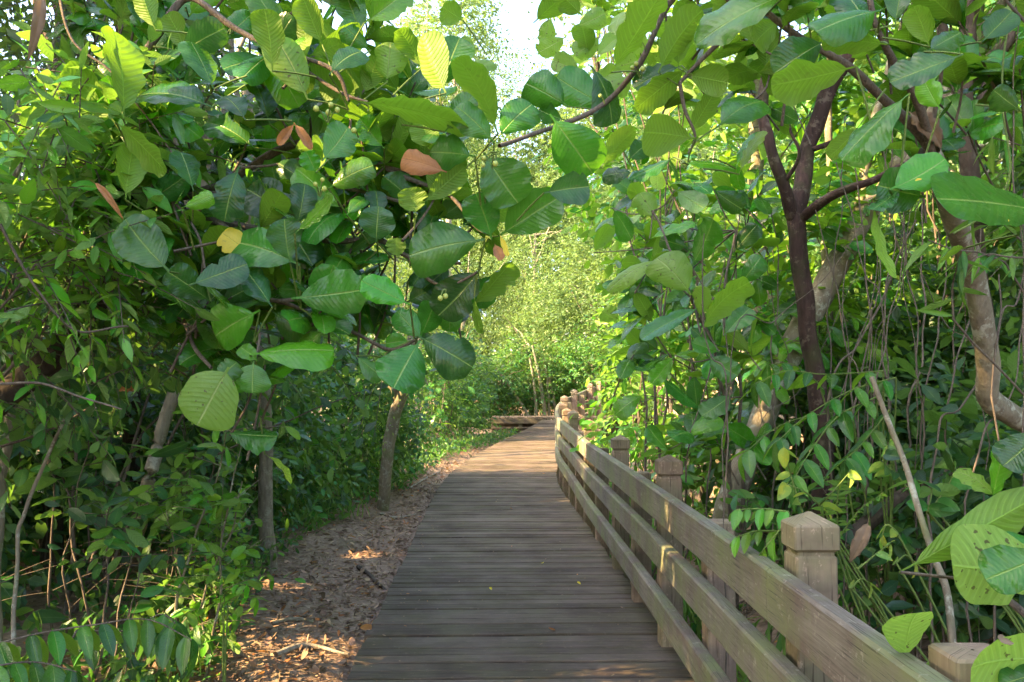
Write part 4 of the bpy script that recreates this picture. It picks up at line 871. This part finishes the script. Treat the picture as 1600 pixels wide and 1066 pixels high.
for k, (a, b_) in enumerate((((828, 655), (775, 575)), ((838, 655), (828, 560)), ((852, 655), (832, 540)), ((858, 655), (850, 560)), ((868, 655), (858, 590)))):
    Yq = 28.9 + .15 * k; q = P(*a, Yq); tree('bamboo', ('leftmost and most tilted', 'second from the left', 'thickest, middle', 'fourth from the left', 'rightmost')[k] + ' of the slim tan stems standing behind the cross walk', [np.append(q[:2], .1), q, (q + P(*b_, Yq)) / 2 + [.05, 0, 0], P(*b_, Yq)], .055 if k != 2 else .085, .035, 'bark_pale', group='slim tan stems behind the cross walk', cat='bamboo')

# ------------------------------------------------------------------ right side
tree('forked_tree', 'dark reddish-brown tree forking twice above the railing', [np.append(P(1285, 640, 5.6)[:2], .3), P(1280, 640, 5.6), P(1262, 500, 5.6), P(1247, 400, 5.6), P(1242, 330, 5.6)], .068, .055, 'bark_red')
ft = [o for o in COL.objects if o.name.startswith('forked_tree')][0]
for pts, r0, r1 in (([P(1240, 345, 5.6), P(1222, 280, 5.5), P(1200, 215, 5.5), P(1190, 180, 5.5), P(1196, 90, 5.5), P(1185, 10, 5.5)], .042, .022), ([P(1242, 340, 5.6), P(1262, 240, 5.7), P(1290, 160, 5.7), P(1325, 80, 5.7), P(1340, -30, 5.7)], .058, .036), ([P(1248, 345, 5.6), P(1290, 310, 5.4), P(1330, 290, 5.3), P(1380, 275, 5.2), P(1450, 240, 5.1)], .034, .018),
                    ([P(1265, 235, 5.7), P(1320, 212, 5.6), P(1380, 190, 5.5)], .02, .01), ([P(1225, 285, 5.5), P(1248, 240, 5.4), P(1235, 200, 5.4)], .015, .008)):
    bm = MB(); tube(bm, pts, r0, r1, 10, wob=.015, knob=.08); bm.build('branch', M['bark_red'], ft)
lf, wd = MB(), MB(); q = np.concatenate([box(1120, -200, 1480, 60, 5.3, 6.6, 40), box(1200, 60, 1330, 200, 5.6, 6.4, 10)]); rosettes(lf, wd, q, rdir(len(q), .3), .2, 5, .5, tone=(.1, 1), clear=VIEW + GLADE, shape='ellipse'); lf.merge(wd, 1); lf.build('foliage', [M['broad'], M['twig']], ft)
tree('leaning_tree', 'thick pale lichen-spotted trunk leaning to the right behind the forked tree', [np.append(P(1125, 830, 6.6)[:2], .1), P(1140, 790, 6.6), P(1185, 670, 6.6), P(1240, 540, 6.6), P(1310, 410, 6.6), P(1370, 310, 6.6), P(1450, 200, 6.6), P(1560, 20, 6.6)], .108, .07, 'bark_pale', P(1600, -120, 6.6), (1.6, 1.4, 1.0), 150, .14, 'tree')
tree('slender_tree', 'straight slim pale trunk between the sunlit shrub and the forked tree', [np.append(P(1196, 760, 8.0)[:2], .3), P(1196, 700, 8.0), P(1186, 540, 8.0), P(1182, 300, 8.0), P(1180, 130, 8.0), P(1165, -60, 8.0)], .085, .065, 'bark_pale', P(1150, -240, 8.2), (1.8, 1.4, 1.0), 170, .14, 'tree')
tree('slender_tree', 'thin upright trunk just right of the forked tree', [np.append(P(1296, 620, 7.4)[:2], .6), P(1297, 560, 7.4), P(1290, 400, 7.4), P(1296, 250, 7.4), P(1290, 60, 7.4)], .034, .028, 'bark_pale')
tree('forest_tree', 'dark broad trunk at the upper right, behind the big dead leaf', [np.append(P(1550, 640, 6.4)[:2], .9), P(1545, 560, 6.2), P(1520, 330, 5.5), P(1508, 180, 5.4), P(1512, 60, 5.4), P(1505, -80, 5.4)], .058, .048, 'bark_dark', P(1520, -260, 5.6), (1.5, 1.3, .9), 120, .13, 'tree')
tree('pole_tree', 'thin pale whip slanting across the bank at the lower right', [np.append(P(1492, 1000, 2.9)[:2], -.05), P(1488, 985, 2.9), P(1462, 870, 3.0), P(1425, 760, 3.1), P(1395, 680, 3.2), P(1362, 590, 3.3)], .016, .009, 'bark_pale')

def sh(name, label, c, r, n, L, mat, tone=(0, 1), ratio=.48, shape='ellipse', tl=.4, nl=8, nv=4, clear=CLEAR + VIEW, drift=(-.2, -.3, .1), group=None, big=None, stems=5, cat='shrub', sunny=True, nu=2, foot=None):
    f = foot or c; z = gz(f[0], f[1]); t = thing(name, label, cat, (f[0], f[1], z), group); lf, wd = MB(), MB()
    q, d = clump(c, r, max(5, n // 11), 11, np.mean(r) * .22); k = q[:, 2] > zground(q[:, 0], q[:, 1]) + .05; q, d = q[k], d[k]
    twigs(lf, wd, q, nrm(d + np.array(drift)), tl, nl, L, ratio, shape, tone=tone, nv=nv, nu=nu, clear=clear, r=.003, stem=nv > 3 and n < 150, sunny=sunny)
    lf.merge(wd, 1); lf.build('foliage', [M[mat], M['twig']], t)
    e, dd = ball(c, np.asarray(r) * .7, stems)
    for ee in e: b = MB(); tube(b, [(f[0] + rng.normal() * .12, f[1] + rng.normal() * .12, z - .1), (f[0] * .6 + ee[0] * .4 + rng.normal() * .1, f[1] * .6 + ee[1] * .4, z * .5 + ee[2] * .5), ee], .014, .005, 5, wob=.04); b.build('stem', M['twig'], t)
    return t
GR = 'shrubs beyond the railing'
sh('sunlit_shrub', 'bright yellow green shrub in the sun beyond the middle of the railing', (1.55, 9.6, 1.3), (.55, .8, .9), 150, .12, 'slim', (.5, 1.1), group=GR)
sh('sunlit_shrub', 'sunny light green shrub just past the bend of the railing', (1.75, 11.8, 1.7), (.6, .8, 1.1), 150, .13, 'slim', (.4, 1.1), group=GR)
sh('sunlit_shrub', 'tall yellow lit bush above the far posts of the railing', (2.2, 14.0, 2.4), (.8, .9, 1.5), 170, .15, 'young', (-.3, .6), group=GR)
sh('sunlit_shrub', 'small leafy bush right behind the tall posts in the middle of the railing', (1.35, 7.6, .65), (.35, .6, .55), 80, .13, 'slim', (.2, 1), group=GR)
sh('shade_shrub', 'dim shrub under the straight slim pale trunk', (2.1, 7.6, 1.0), (.5, .6, 1.0), 100, .16, 'shade', (0, .9), group=GR)
sh('shade_shrub', 'hanging dark foliage above the bend of the railing', (1.9, 9.5, 3.0), (.8, .9, .9), 150, .17, 'broad', (.1, .9), group=GR)
sh('shade_shrub', 'hanging light foliage high above the far railing', (2.2, 12.5, 4.4), (1.2, 1.2, 1.2), 190, .20, 'broad', (.4, 1.1), group=GR)
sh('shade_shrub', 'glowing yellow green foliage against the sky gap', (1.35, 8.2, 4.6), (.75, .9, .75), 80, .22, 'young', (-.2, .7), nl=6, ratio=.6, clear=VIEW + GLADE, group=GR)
sh('shade_shrub', 'shadowy foliage behind the leaning pale trunk', (3.4, 8.4, 2.9), (1.1, .9, 1.5), 260, .17, 'broad', (0, .8), group=GR)
sh('shade_shrub', 'shadowy foliage behind the forked tree at upper right', (3.6, 7.4, 4.4), (1.4, .9, 1.1), 230, .17, 'broad', (.2, 1), group=GR)
sh('shade_shrub', 'dark small-leaved scrub on top of the bank at the right', (5.0, 7.5, 2.6), (1.4, .9, 1.1), 260, .13, 'shade', (0, .8), group=GR)
sh('shade_shrub', 'thin scrub at the right edge behind the bent grey stem', (4.1, 5.6, 3.2), (.9, .7, .9), 130, .12, 'slim', (0, .8), group=GR)
sh('shade_shrub', 'scrub at the very upper right corner with sky glinting through', (4.2, 6.0, 4.6), (1.1, .8, .8), 120, .10, 'slim', (0, .9), ratio=.25, shape='lance', group=GR)
sh('shade_shrub', 'mid green foliage between the straight slim pale trunk and the forked tree', (2.35, 7.0, 2.3), (.5, .4, 1.0), 110, .17, 'broad', (.2, 1.1), group=GR)
sh('shade_shrub', 'leafy shrub half hiding the foot of the forked tree', (1.75, 4.9, .55), (.36, .3, .28), 40, .11, 'shade', (.2, 1), group=GR)
sh('shade_shrub', 'few glowing leaves hanging into the right side of the sky gap', (.85, 8.4, 5.1), (.42, .7, .6), 60, .20, 'young', (-.2, .8), nl=6, ratio=.6, clear=VIEW + GLADE, group=GR, foot=(2.3, 8.9), stems=3)
for x, y, zc, cr, mt, lab in [(3.6, 12.5, 4.0, (1.5, 1.6, 2.0), 'tree', 'leafy tree behind the straight slim pale trunk'), (3.4, 16.5, 4.6, (1.5, 1.8, 2.4), 'sunny', 'sunlit tree rising behind the far railing posts'), (5.2, 10.0, 4.6, (1.7, 1.6, 2.0), 'tree', 'dim tree behind the dark broad trunk'), (5.0, 20.0, 6.0, (2.0, 2, 3), 'sunny', 'tall sunlit tree right of the glade'), (1.75, 19.0, 8.7, (1.2, 1.5, 2.2), 'sunny', 'bright yellow green tree crown just right of the sky gap'), (7.0, 13.5, 5.0, (2.2, 2, 2.8), 'shade', 'dark tree on the far right slope'), (4.6, 26.0, 5.0, (2.0, 2, 2.6), 'tree', 'tree behind the right end of the cross walk')]:
    bx = x + (2.0 if x < 2 else 0); z = gz(bx, y); tree('forest_tree', lab, [(bx, y, z - .1), ((bx + x) / 2 + rng.normal() * .2, y, (z + zc) / 2), (x, y, zc)], .10, .05, 'bark_dark' if x < 2 else 'bark_grey', (x, y, zc), cr, int(210 * cr[0]), .15, mt, nl=8, group='trees behind the railing on the right')

# the plants of the bank close to the railing
fronds('compound_leaf_plant', 'dark plant with long drooping compound leaves in front of the leaning pale trunk', 'plant', (1.95, 4.7),
       [([P(1400, 590, 4.3), P(1330, 610, 4.2), P(1260, 650, 4.1), P(1215, 690, 4.0)], 6), ([P(1380, 580, 4.3), P(1290, 585, 4.2), P(1230, 580, 4.2), P(1180, 600, 4.1)], 6), ([P(1370, 620, 4.2), P(1310, 650, 4.1), P(1270, 700, 4.0), P(1240, 750, 3.9)], 6), ([P(1330, 640, 4.4), P(1230, 660, 4.2), P(1160, 710, 4.1)], 5), ([P(1390, 640, 4.2), P(1350, 690, 4.1), P(1320, 720, 4.0)], 5), ([P(1280, 600, 4.5), P(1240, 570, 4.4), P(1200, 570, 4.3)], 4)], 'broad', L=.15, tone=(.15, .75), droop=.5, ratio=.36, shape='ovate')
fronds('compound_leaf_plant', 'small plant of toothed paired leaflets just left of the nearest tall post', 'plant', (1.15, 3.3),
       [([P(1232, 800, 3.1), P(1190, 795, 3.1), P(1150, 797, 3.1)], 5), ([P(1215, 830, 3.1), P(1180, 830, 3.1), P(1150, 840, 3.1)], 4), ([P(1230, 815, 3.05), P(1200, 850, 3.05), P(1185, 870, 3.05)], 4)], 'slim', L=.075, tone=(.4, .9), droop=.8, ratio=.45, shape='ovate')
fronds('blotched_plant', 'plant with yellow-blotched leaves above the nearest tall post', 'plant', (1.7, 4.0),
       [([P(1250, 790, 3.7), P(1235, 740, 3.7), P(1225, 700, 3.6)], 3), ([P(1290, 800, 3.7), P(1260, 770, 3.6), P(1225, 755, 3.6)], 3), ([P(1280, 790, 3.7), P(1300, 770, 3.6), P(1330, 735, 3.6)], 2)], 'blotchy', L=.085, tone=(.3, 1), droop=.5, ratio=.55, shape='ovate', pairs=False)
fronds('fern', 'small fern with many narrow leaflets right of the nearest tall post', 'fern', (1.85, 3.9),
       [([P(1310, 840, 3.8), P(1308, 790, 3.75), P(1312, 750, 3.7)], 11), ([P(1305, 850, 3.8), P(1340, 800, 3.75), P(1380, 770, 3.7)], 10), ([P(1310, 850, 3.8), P(1290, 820, 3.7), P(1285, 790, 3.6)], 9)], 'slim', L=.055, tone=(.2, .8), droop=.1, ratio=.3, shape='lance', nv=4, nu=2, ang=1.0)
fronds('scattered_seedling', 'yellowish seedling on the bare soil right of the nearest tall post', 'plant', (1.75, 3.1),
       [([P(1330, 920, 3.0), P(1345, 905, 3.0), P(1360, 912, 3.0)], 2), ([P(1340, 890, 3.0), P(1370, 865, 3.0), P(1390, 850, 3.0)], 3), ([P(1400, 880, 3.0), P(1415, 868, 3.0), P(1430, 880, 3.0)], 2), ([P(1400, 830, 3.1), P(1385, 820, 3.1), P(1378, 840, 3.1)], 3)], 'blotchy', L=.07, tone=(.1, .9), droop=.2, ratio=.45, pairs=False)
fronds('broad_leaf_seedling', 'dark green seedling beside the slanting pale whip', 'plant', (2.3, 3.6),
       [([P(1450, 800, 3.3), P(1455, 760, 3.3), P(1430, 750, 3.2)], 4), ([P(1460, 790, 3.3), P(1490, 740, 3.3), P(1480, 700, 3.3)], 4), ([P(1400, 740, 3.5), P(1380, 720, 3.5), P(1390, 690, 3.5)], 4)], 'shade', L=.10, tone=(.1, .8), droop=.4, ratio=.5)
def bamboo_twig(label, root, lst):
    fronds('bamboo_spray', label, 'plant', root, lst, 'slim', 'twig', L=.15, ratio=.16, shape='lance', tone=(.1, .7), droop=.55, pairs=False, nv=6, nu=2, ang=.6)
bamboo_twig('spray of narrow hanging leaves below the ribbed big leaf at the right', (2.9, 3.6), [([P(1570, 410, 3.0), P(1530, 395, 2.95), P(1490, 390, 2.9), P(1450, 375, 2.9)], 9), ([P(1640, 405, 3.0), P(1580, 402, 2.9), P(1540, 398, 2.9), P(1500, 420, 2.9)], 9), ([P(1600, 380, 3.1), P(1560, 345, 3.0), P(1520, 330, 3.0)], 7), ([P(1490, 500, 3.0), P(1488, 450, 3.0), P(1500, 400, 2.9)], 5)])
bamboo_twig('spray of thin leaves at the upper right edge', (3.2, 4.0), [([P(1640, 150, 3.4), P(1590, 120, 3.3), P(1550, 110, 3.3)], 8), ([P(1640, 260, 3.4), P(1600, 230, 3.3), P(1550, 215, 3.2)], 8), ([P(1650, 60, 3.4), P(1600, 30, 3.4), P(1560, 20, 3.3)], 8)])
def tuft(name, label, x, y, n, h, mat='grass', w=.018, group=None, cat='grass', spread=.12, arch=.5):
    z = gz(x, y); t = thing(name, label, cat, (x, y, z), group); m = MB()
    b = np.array([x, y, z]) + rng.normal(size=(n, 3)) * [spread, spread, 0]; d = rng.normal(size=(n, 3)) * [.35, .35, 0] + [0, 0, 1.]
    leaves(m, b, d, nrm(np.cross(d, rng.normal(size=(n, 3)))), h * rng.uniform(.5, 1.2, n), w * rng.uniform(.6, 1.3, n), 'blade', 8, 2, curl=rng.uniform(.1, arch, n), fold=.3, stalk=0, tone=rng.uniform(0, 1, n))
    m.build('foliage', M[mat], t)
    s = MB(); tube(s, [(x, y, z - .05), (x + .02, y, z + h * .5)], .006, .004, 5); s.build('stem', M['green_twig'], t); return t
G2 = 'grass tufts beside the railing'
tuft('grass_tuft', 'upright tuft of long grass-like leaves behind the second tall post', 1.35, 4.9, 26, .62, group=G2, w=.03)
tuft('grass_tuft', 'bright tuft of long leaves between the third and second tall posts', 1.25, 6.4, 28, .75, group=G2, w=.028)
tuft('grass_tuft', 'tall thin-leaved tuft under the sunlit shrub beyond the railing', 1.4, 8.4, 30, .9, group=G2, w=.03)
tuft('grass_tuft', 'low spiky tuft in the hedge left of the litter', -2.3, 9.6, 22, .55, w=.022)
tuft('grass_tuft', 'short grassy tuft at the hedge foot near the pale-mottled tree', -1.95, 10.6, 24, .35, w=.016)

# bare stems, lianas and hanging roots on the right bank and among the left trees
LI = [((1300, 640), (1385, 440), 4.2, .008), ((1360, 650), (1410, 420), 4.6, .006), ((1440, 640), (1480, 400), 4.4, .006), ((1480, 640), (1530, 430), 4.4, .007), ((1330, 660), (1350, 380), 5.0, .008), ((1395, 660), (1400, 360), 5.2, .007), ((1560, 560), (1595, 330), 3.6, .006), ((1420, 660), (1440, 420), 5.4, .009),
      ((1340, 700), (1300, 430), 5.2, .007), ((1460, 700), (1560, 520), 4.0, .007), ((1520, 740), (1590, 560), 3.8, .006), ((1210, 640), (1215, 420), 5.6, .007), ((1140, 660), (1150, 430), 6.0, .008), ((1110, 690), (1120, 480), 6.2, .008), ((1385, 520), (1330, 340), 4.8, .006), ((1600, 520), (1590, 60), 2.9, .004)]
for _ in range(18):
    xx, yy = rng.uniform(1130, 1620), rng.uniform(520, 720); LI.append(((xx, yy), (xx + rng.normal() * 55 + 15, yy - rng.uniform(120, 330)), rng.uniform(3.8, 6.5), rng.uniform(.003, .007)))
for k, (a, b_, Yq, r) in enumerate(LI):
    q, e = P(*a, Yq), P(*b_, Yq + .2); z = gz(q[0], q[1])
    m = MB(); tube(m, [(q[0] - .05, q[1], z - .05), q, (q + e) / 2 + rng.normal(size=3) * .04, e, e + (e - q) * .35 + [rng.normal() * .05, 0, .1]], r, r * .5, 6, wob=.022, knob=.2)
    o = m.build('liana', M['twig'], None, origin=np.array([q[0] - .05, q[1], z]))
    tag(o, 'thin bare upright liana among the scrub on the right bank', 'liana', 'thin lianas on the right bank')
tree('fallen_tree', 'mossy fallen trunk lying on the bank behind the nearest tall post', [P(1290, 870, 4.6), P(1340, 830, 4.6), P(1400, 785, 4.7), P(1480, 740, 4.9), P(1560, 700, 5.1)], .045, .035, 'bark_dark')
m = MB(); tube(m, [P(1600, -60, 2.9), P(1572, 60, 2.9), P(1566, 160, 2.9), P(1578, 270, 2.9), P(1545, 330, 2.9), P(1490, 365, 2.9)], .0035, .003, 6)
tag(m.build('liana', M['green_twig'], None, origin=P(1600, -60, 2.9)), 'smooth green liana hanging in a curve at the upper right edge', 'liana')
for k, (pts, lab) in enumerate([([P(90, -40, 2.9), P(110, 60, 2.9), P(170, 110, 2.9), P(215, 170, 2.9), P(300, 280, 2.9)], 'thin liana slanting down through the drooping shrub at upper left'), ([P(-30, 600, 2.7), P(60, 600, 2.7), P(130, 625, 2.7), P(190, 640, 2.7)], 'thin grey twig of a liana crossing the dark shrub at the left edge'), ([P(0, 350, 2.7), P(60, 460, 2.75), P(120, 520, 2.8), P(200, 510, 2.8)], 'curved tan liana through the yellowish green shrub at the left edge')]):
    m = MB(); tube(m, pts, .005, .003, 6, wob=.01); tag(m.build('liana', M['twig'], None, origin=pts[0]), lab, 'liana')
def dead(label, x0, y0, x1, y1, w, Yq, mat='dry', **k):
    b, tp = P(x0, y0, Yq), P(x1, y1, Yq - .05); m = MB()
    leaves(m, b[None], (tp - b)[None], (nrm(np.array([0, 0, EYE]) - b) + [0, 0, .2])[None], np.linalg.norm(tp - b), w * Yq / F, 'ovate', 14, 8, **{**dict(curl=.55, fold=.9, wave=.24, edge=.5, stalk=.2, tw=.5), **k})
    tag(m.build('dead_leaf', M[mat], None, origin=b), label, 'leaf')
dead('big pale dead leaf hanging crumpled in the upper left corner', 66, -10, 62, 82, 30, 2.7)
dead('small orange tan dead leaf caught in the drooping shrub at the left', 150, 288, 190, 318, 18, 2.6, 'brown')
dead('curled orange leaf over the dark left undergrowth', 215, 600, 188, 612, 26, 3.4, 'brown')
dead('broad brown dead leaf on the bank right of the nearest tall post', 1355, 820, 1335, 885, 34, 3.3, 'dry')

# ------------------------------------------------------------------ litter, ground cover, fallen things, woodland
def stuff(name, mb, mats, label, cat):
    o = mb.build(name, mats); o['kind'] = 'stuff'; o['label'] = label; o['category'] = cat; return o
N = 13000; y = 3.2 + 23 * rng.random(N) ** 1.7; x = xc(y) - .93 - np.abs(rng.normal(size=N)) * .75
x2 = xc(y[:3000]) + 1.15 + rng.random(3000) * 3.6; x = np.concatenate([x, x2]); y = np.concatenate([y, 2.0 + rng.random(3000) * 7]); N = len(x)
q = np.stack([x, y, zground(x, y) + rng.uniform(.004, .022, N)], -1); a = rng.normal(size=(N, 3)); a[:, 2] *= .25
l = .014 + .062 * rng.random(N) ** 2.2 + .045 * (rng.random(N) < .10); m = MB(); kind = rng.choice(2, N, p=[.93, .07])
leaves(m, q, a, rng.normal(size=(N, 3)) * .35 + [0, 0, 1], l, l * rng.uniform(.3, .6, N), 'ellipse', 4, 2, curl=rng.uniform(-.5, .3, N), fold=rng.uniform(0, .7, N), stalk=0, tone=rng.uniform(-.2, 1, N), mat=kind)
for _ in range(420):
    yy = 3.3 + 14 * rng.random() ** 1.6; xx = xc(yy) - 1.0 - rng.random() * 1.1; th = rng.uniform(0, 6.28); ll = rng.uniform(.05, .22)
    p = np.array([xx, yy, gz(xx, yy) + .012]); tube(m, [p, p + [math.cos(th) * ll, math.sin(th) * ll, .008]], .0035, .002, 4, 0, n=2)
for _ in range(700):
    yy = 1.9 + 5 * rng.random(); xx = xc(yy) + 1.3 + rng.random() * 3; th = rng.uniform(0, 6.28); ll = rng.uniform(.15, .6)
    p = np.array([xx, yy, gz(xx, yy) + .02]); e = p + [math.cos(th) * ll, math.sin(th) * ll * .6, 0]; e[2] = gz(e[0], e[1]) + rng.uniform(.01, .2); tube(m, [p, (p + e) / 2 + [0, 0, .03], e], .004, .002, 4, 0, n=3)
N = 260; y = 3.4 + 14 * rng.random(N) ** 1.4; x = xc(y) + rng.uniform(-.88, .78, N); x = np.where(rng.random(N) < .5, xc(y) - .86 + np.abs(rng.normal(size=N)) * .16, x); l = rng.uniform(.008, .028, N)
leaves(m, np.stack([x, y, zdeck(y) + .006], -1), rng.normal(size=(N, 3)) * [1, 1, .05], np.array([0, 0, 1.]) + rng.normal(size=(N, 3)) * .15, l, l * .5, 'ellipse', 4, 2, curl=rng.uniform(-.3, 0, N), stalk=0, tone=rng.uniform(0, 1, N), mat=rng.choice(2, N, p=[.8, .2]))
stuff('leaf_litter', m, [M['dry'], M['brown']], 'brown dry leaves and bits of twig littering the soil', 'leaf litter')
m = MB(); N = 5200; y = 4 + 22 * rng.random(N) ** 1.2; x = xc(y) - np.interp(y, [3, 5, 8, 11.6, 14, 18, 23, 27], [1.7, 1.75, 2.15, 1.85, 1.5, 1.55, 1.5, 1.6]) + .12 - np.abs(rng.normal(size=N)) * .55
q = np.stack([x, y, zground(x, y)], -1); k = clearkeep(q, CLEAR[:0]); q = q[k]; N = len(q); d = rng.normal(size=(N, 3)) * .6 + [0, 0, .8]
leaves(m, q + [0, 0, .02] + rng.random((N, 1)) * [0, 0, .22], d, rng.normal(size=(N, 3)) * .6 + [0, 0, 1], rng.uniform(.05, .15, N), rng.uniform(.02, .05, N), 'ellipse', 4, 2, curl=rng.uniform(.1, .6, N), stalk=0, tone=rng.uniform(0, .9, N), mat=0)
N = 3600; y = 2.2 + 20 * rng.random(N); x = xc(y) + 1.05 + np.abs(rng.normal(size=N)) * np.interp(y, [2, 6, 9], [2.2, .9, .6]) + np.interp(y, [2, 4.5, 6], [.7, .25, 0]); q = np.stack([x, y, zground(x, y) + .02 + .18 * rng.random(N)], -1); d = rng.normal(size=(N, 3)) * .6 + [0, 0, .8]
k = rng.random(N) < np.interp(y, [2, 5, 7], [.12, .35, 1]); q, d = q[k], d[k]; N = len(q)
leaves(m, q, d, rng.normal(size=(N, 3)) * .6 + [0, 0, 1], rng.uniform(.05, .16, N), rng.uniform(.02, .05, N), 'ellipse', 4, 2, curl=rng.uniform(.1, .6, N), stalk=0, tone=rng.uniform(.1, 1, N), mat=0)
stuff('ground_cover', m, [M['shade']], 'low green herbs and seedlings covering the edges of the path', 'ground cover')

for px, py, lab in ((846, 880, 'small yellow fallen leaf on the planks, farthest of the three near ones'), (768, 922, 'small yellow fallen leaf on the planks, left of the middle'), (907, 913, 'small yellow fallen leaf on the planks, nearest the railing')):
    p = P(px, py, 1); d = p - [0, 0, EYE]; p = np.array([0, 0, EYE]) + d * ((.006 - EYE) / d[2]); m = MB(); a = rng.uniform(0, 6.28)
    leaves(m, p[None], np.array([[math.cos(a), math.sin(a), 0]]), np.array([[0, -.3, 1.]]), .042, .024, 'ellipse', 8, 4, curl=-.3, fold=.5, stalk=.2, tone=.8)
    tag(m.build('fallen_leaf', M['yellow'], None, origin=p), lab, 'leaf', 'yellow leaves fallen on the boardwalk')
for px, py, lab in ((852, 741, 'tiny brown dry leaf standing up on the far sunlit planks'), (868, 985, 'flat reddish brown dry leaf on the planks near the railing'), (800, 795, 'little dark dry leaf lying mid-deck')):
    p = P(px, py, 1); d = p - [0, 0, EYE]; p = np.array([0, 0, EYE]) + d * ((.006 - EYE) / d[2]); m = MB(); a = rng.uniform(0, 6.28)
    leaves(m, p[None], np.array([[math.cos(a), math.sin(a), .1]]), np.array([[0, -.3, 1.]]), .06, .03, 'ovate', 8, 4, curl=-.3, fold=.5, stalk=.2, tone=.4)
    tag(m.build('fallen_leaf', M['brown'], None, origin=p), lab, 'leaf', 'dry leaves fallen on the boardwalk')
def gpt(px, py):
    for Yq in np.arange(2, 30, .03):
        p = P(px, py, Yq)
        if p[2] < gz(p[0], p[1]): return np.array([p[0], p[1], gz(p[0], p[1]) + .02])
    return p
for pts, r, lab, mt in (([(425, 980), (470, 972), (520, 985)], .018, 'pale curved root half buried in the sunny litter', 'bark_pale'), ([(430, 1030), (480, 1018), (545, 1028)], .022, 'stout root crossing the litter nearest the camera', 'bark_grey'), ([(560, 890), (590, 915), (612, 935)], .02, 'dark rotting branch end lying by the edge of the planks', 'bark_dark'), ([(595, 806), (620, 812), (650, 806)], .02, 'short grey stick lying by the foot of the pale-mottled tree', 'bark_grey'), ([(640, 765), (665, 750), (690, 738)], .018, 'thin stick at the far end of the litter', 'bark_grey')):
    pp = [gpt(*a) for a in pts]; m = MB(); tube(m, pp, r, r * .5, 8, wob=.01, knob=.15); tag(m.build('fallen_branch', M[mt], None, origin=pp[0]), lab, 'branch')

# the wood that closes the view on all sides, plus high leaf bands added to block light
m = MB()
def band(N, fx, fy, fz, L, mat, ncl):
    c = np.stack([fx(ncl), fy(ncl), np.zeros(ncl)], -1); c[:, 2] = fz(c[:, 0], c[:, 1], ncl)
    i = rng.integers(0, ncl, N); q = c[i] + rng.normal(size=(N, 3)) * .55; q = q[q[:, 2] > zground(q[:, 0], q[:, 1])]
    q = q[sunkeep(q)]; q = q[clearkeep(q, GLADE + [[(770, 0), (775, -60), (845, -60), (828, 80), (800, 100)]])]
    n = len(q); leaves(m, q, rng.normal(size=(n, 3)) + [0, 0, -.3], rng.normal(size=(n, 3)) * .6 + [0, 0, .6], L * rng.uniform(.6, 1.3, n), L * .55 * rng.uniform(.6, 1.2, n), 'ellipse', 2, 2, curl=rng.uniform(0, .5, n), fold=.3, stalk=0, tone=rng.uniform(0, 1, n), mat=mat)
U = lambda a, b: (lambda n: rng.uniform(a, b, n))
topL = lambda x, y, n: rng.random(n) ** .8 * np.interp(y, [-20, 9, 13, 20, 40], [13, 12, 6.5, 7, 10])
band(70000, U(-13, -7.0), U(-12, 34), lambda x, y, n: rng.random(n) * np.interp(y, [-20, 9, 13, 40], [8, 8, 6.5, 9]), .24, 0, 1400)
band(95000, U(-13.5, -7.5), U(-16, 10.5), lambda x, y, n: rng.uniform(4.5, 13.5, n), .40, 0, 900)  # unseen upper left leaves, added to block the sun
band(52000, U(6.8, 12.5), U(-2, 34), lambda x, y, n: 1.5 + rng.random(n) * np.interp(y, [0, 10, 40], [6, 8, 10]), .24, 0, 800)
band(34000, U(7, 13), U(-4, 14), lambda x, y, n: rng.uniform(5, 12, n), .40, 0, 600)  # upper right leaves added to darken the bank below
band(26000, U(-34, 34), U(54, 62), lambda x, y, n: rng.random(n) * (15 + 6 * np.minimum(1, np.abs(x - .3) / 7)), 1.1, 0, 700)
band(100000, U(-24, 24), U(42, 50), lambda x, y, n: rng.random(n) ** 1.25 * (14 + 5 * np.minimum(1, np.abs(x - .2) / 7)), .36, 1, 1100)
stuff('woodland', m, [M['shade'], M['sunny']], 'dense forest closing the view on both sides and at the end, plus added unseen sun-blocking leaves', 'forest')

for o in COL.objects:
    if '_o' in o: del o['_o']
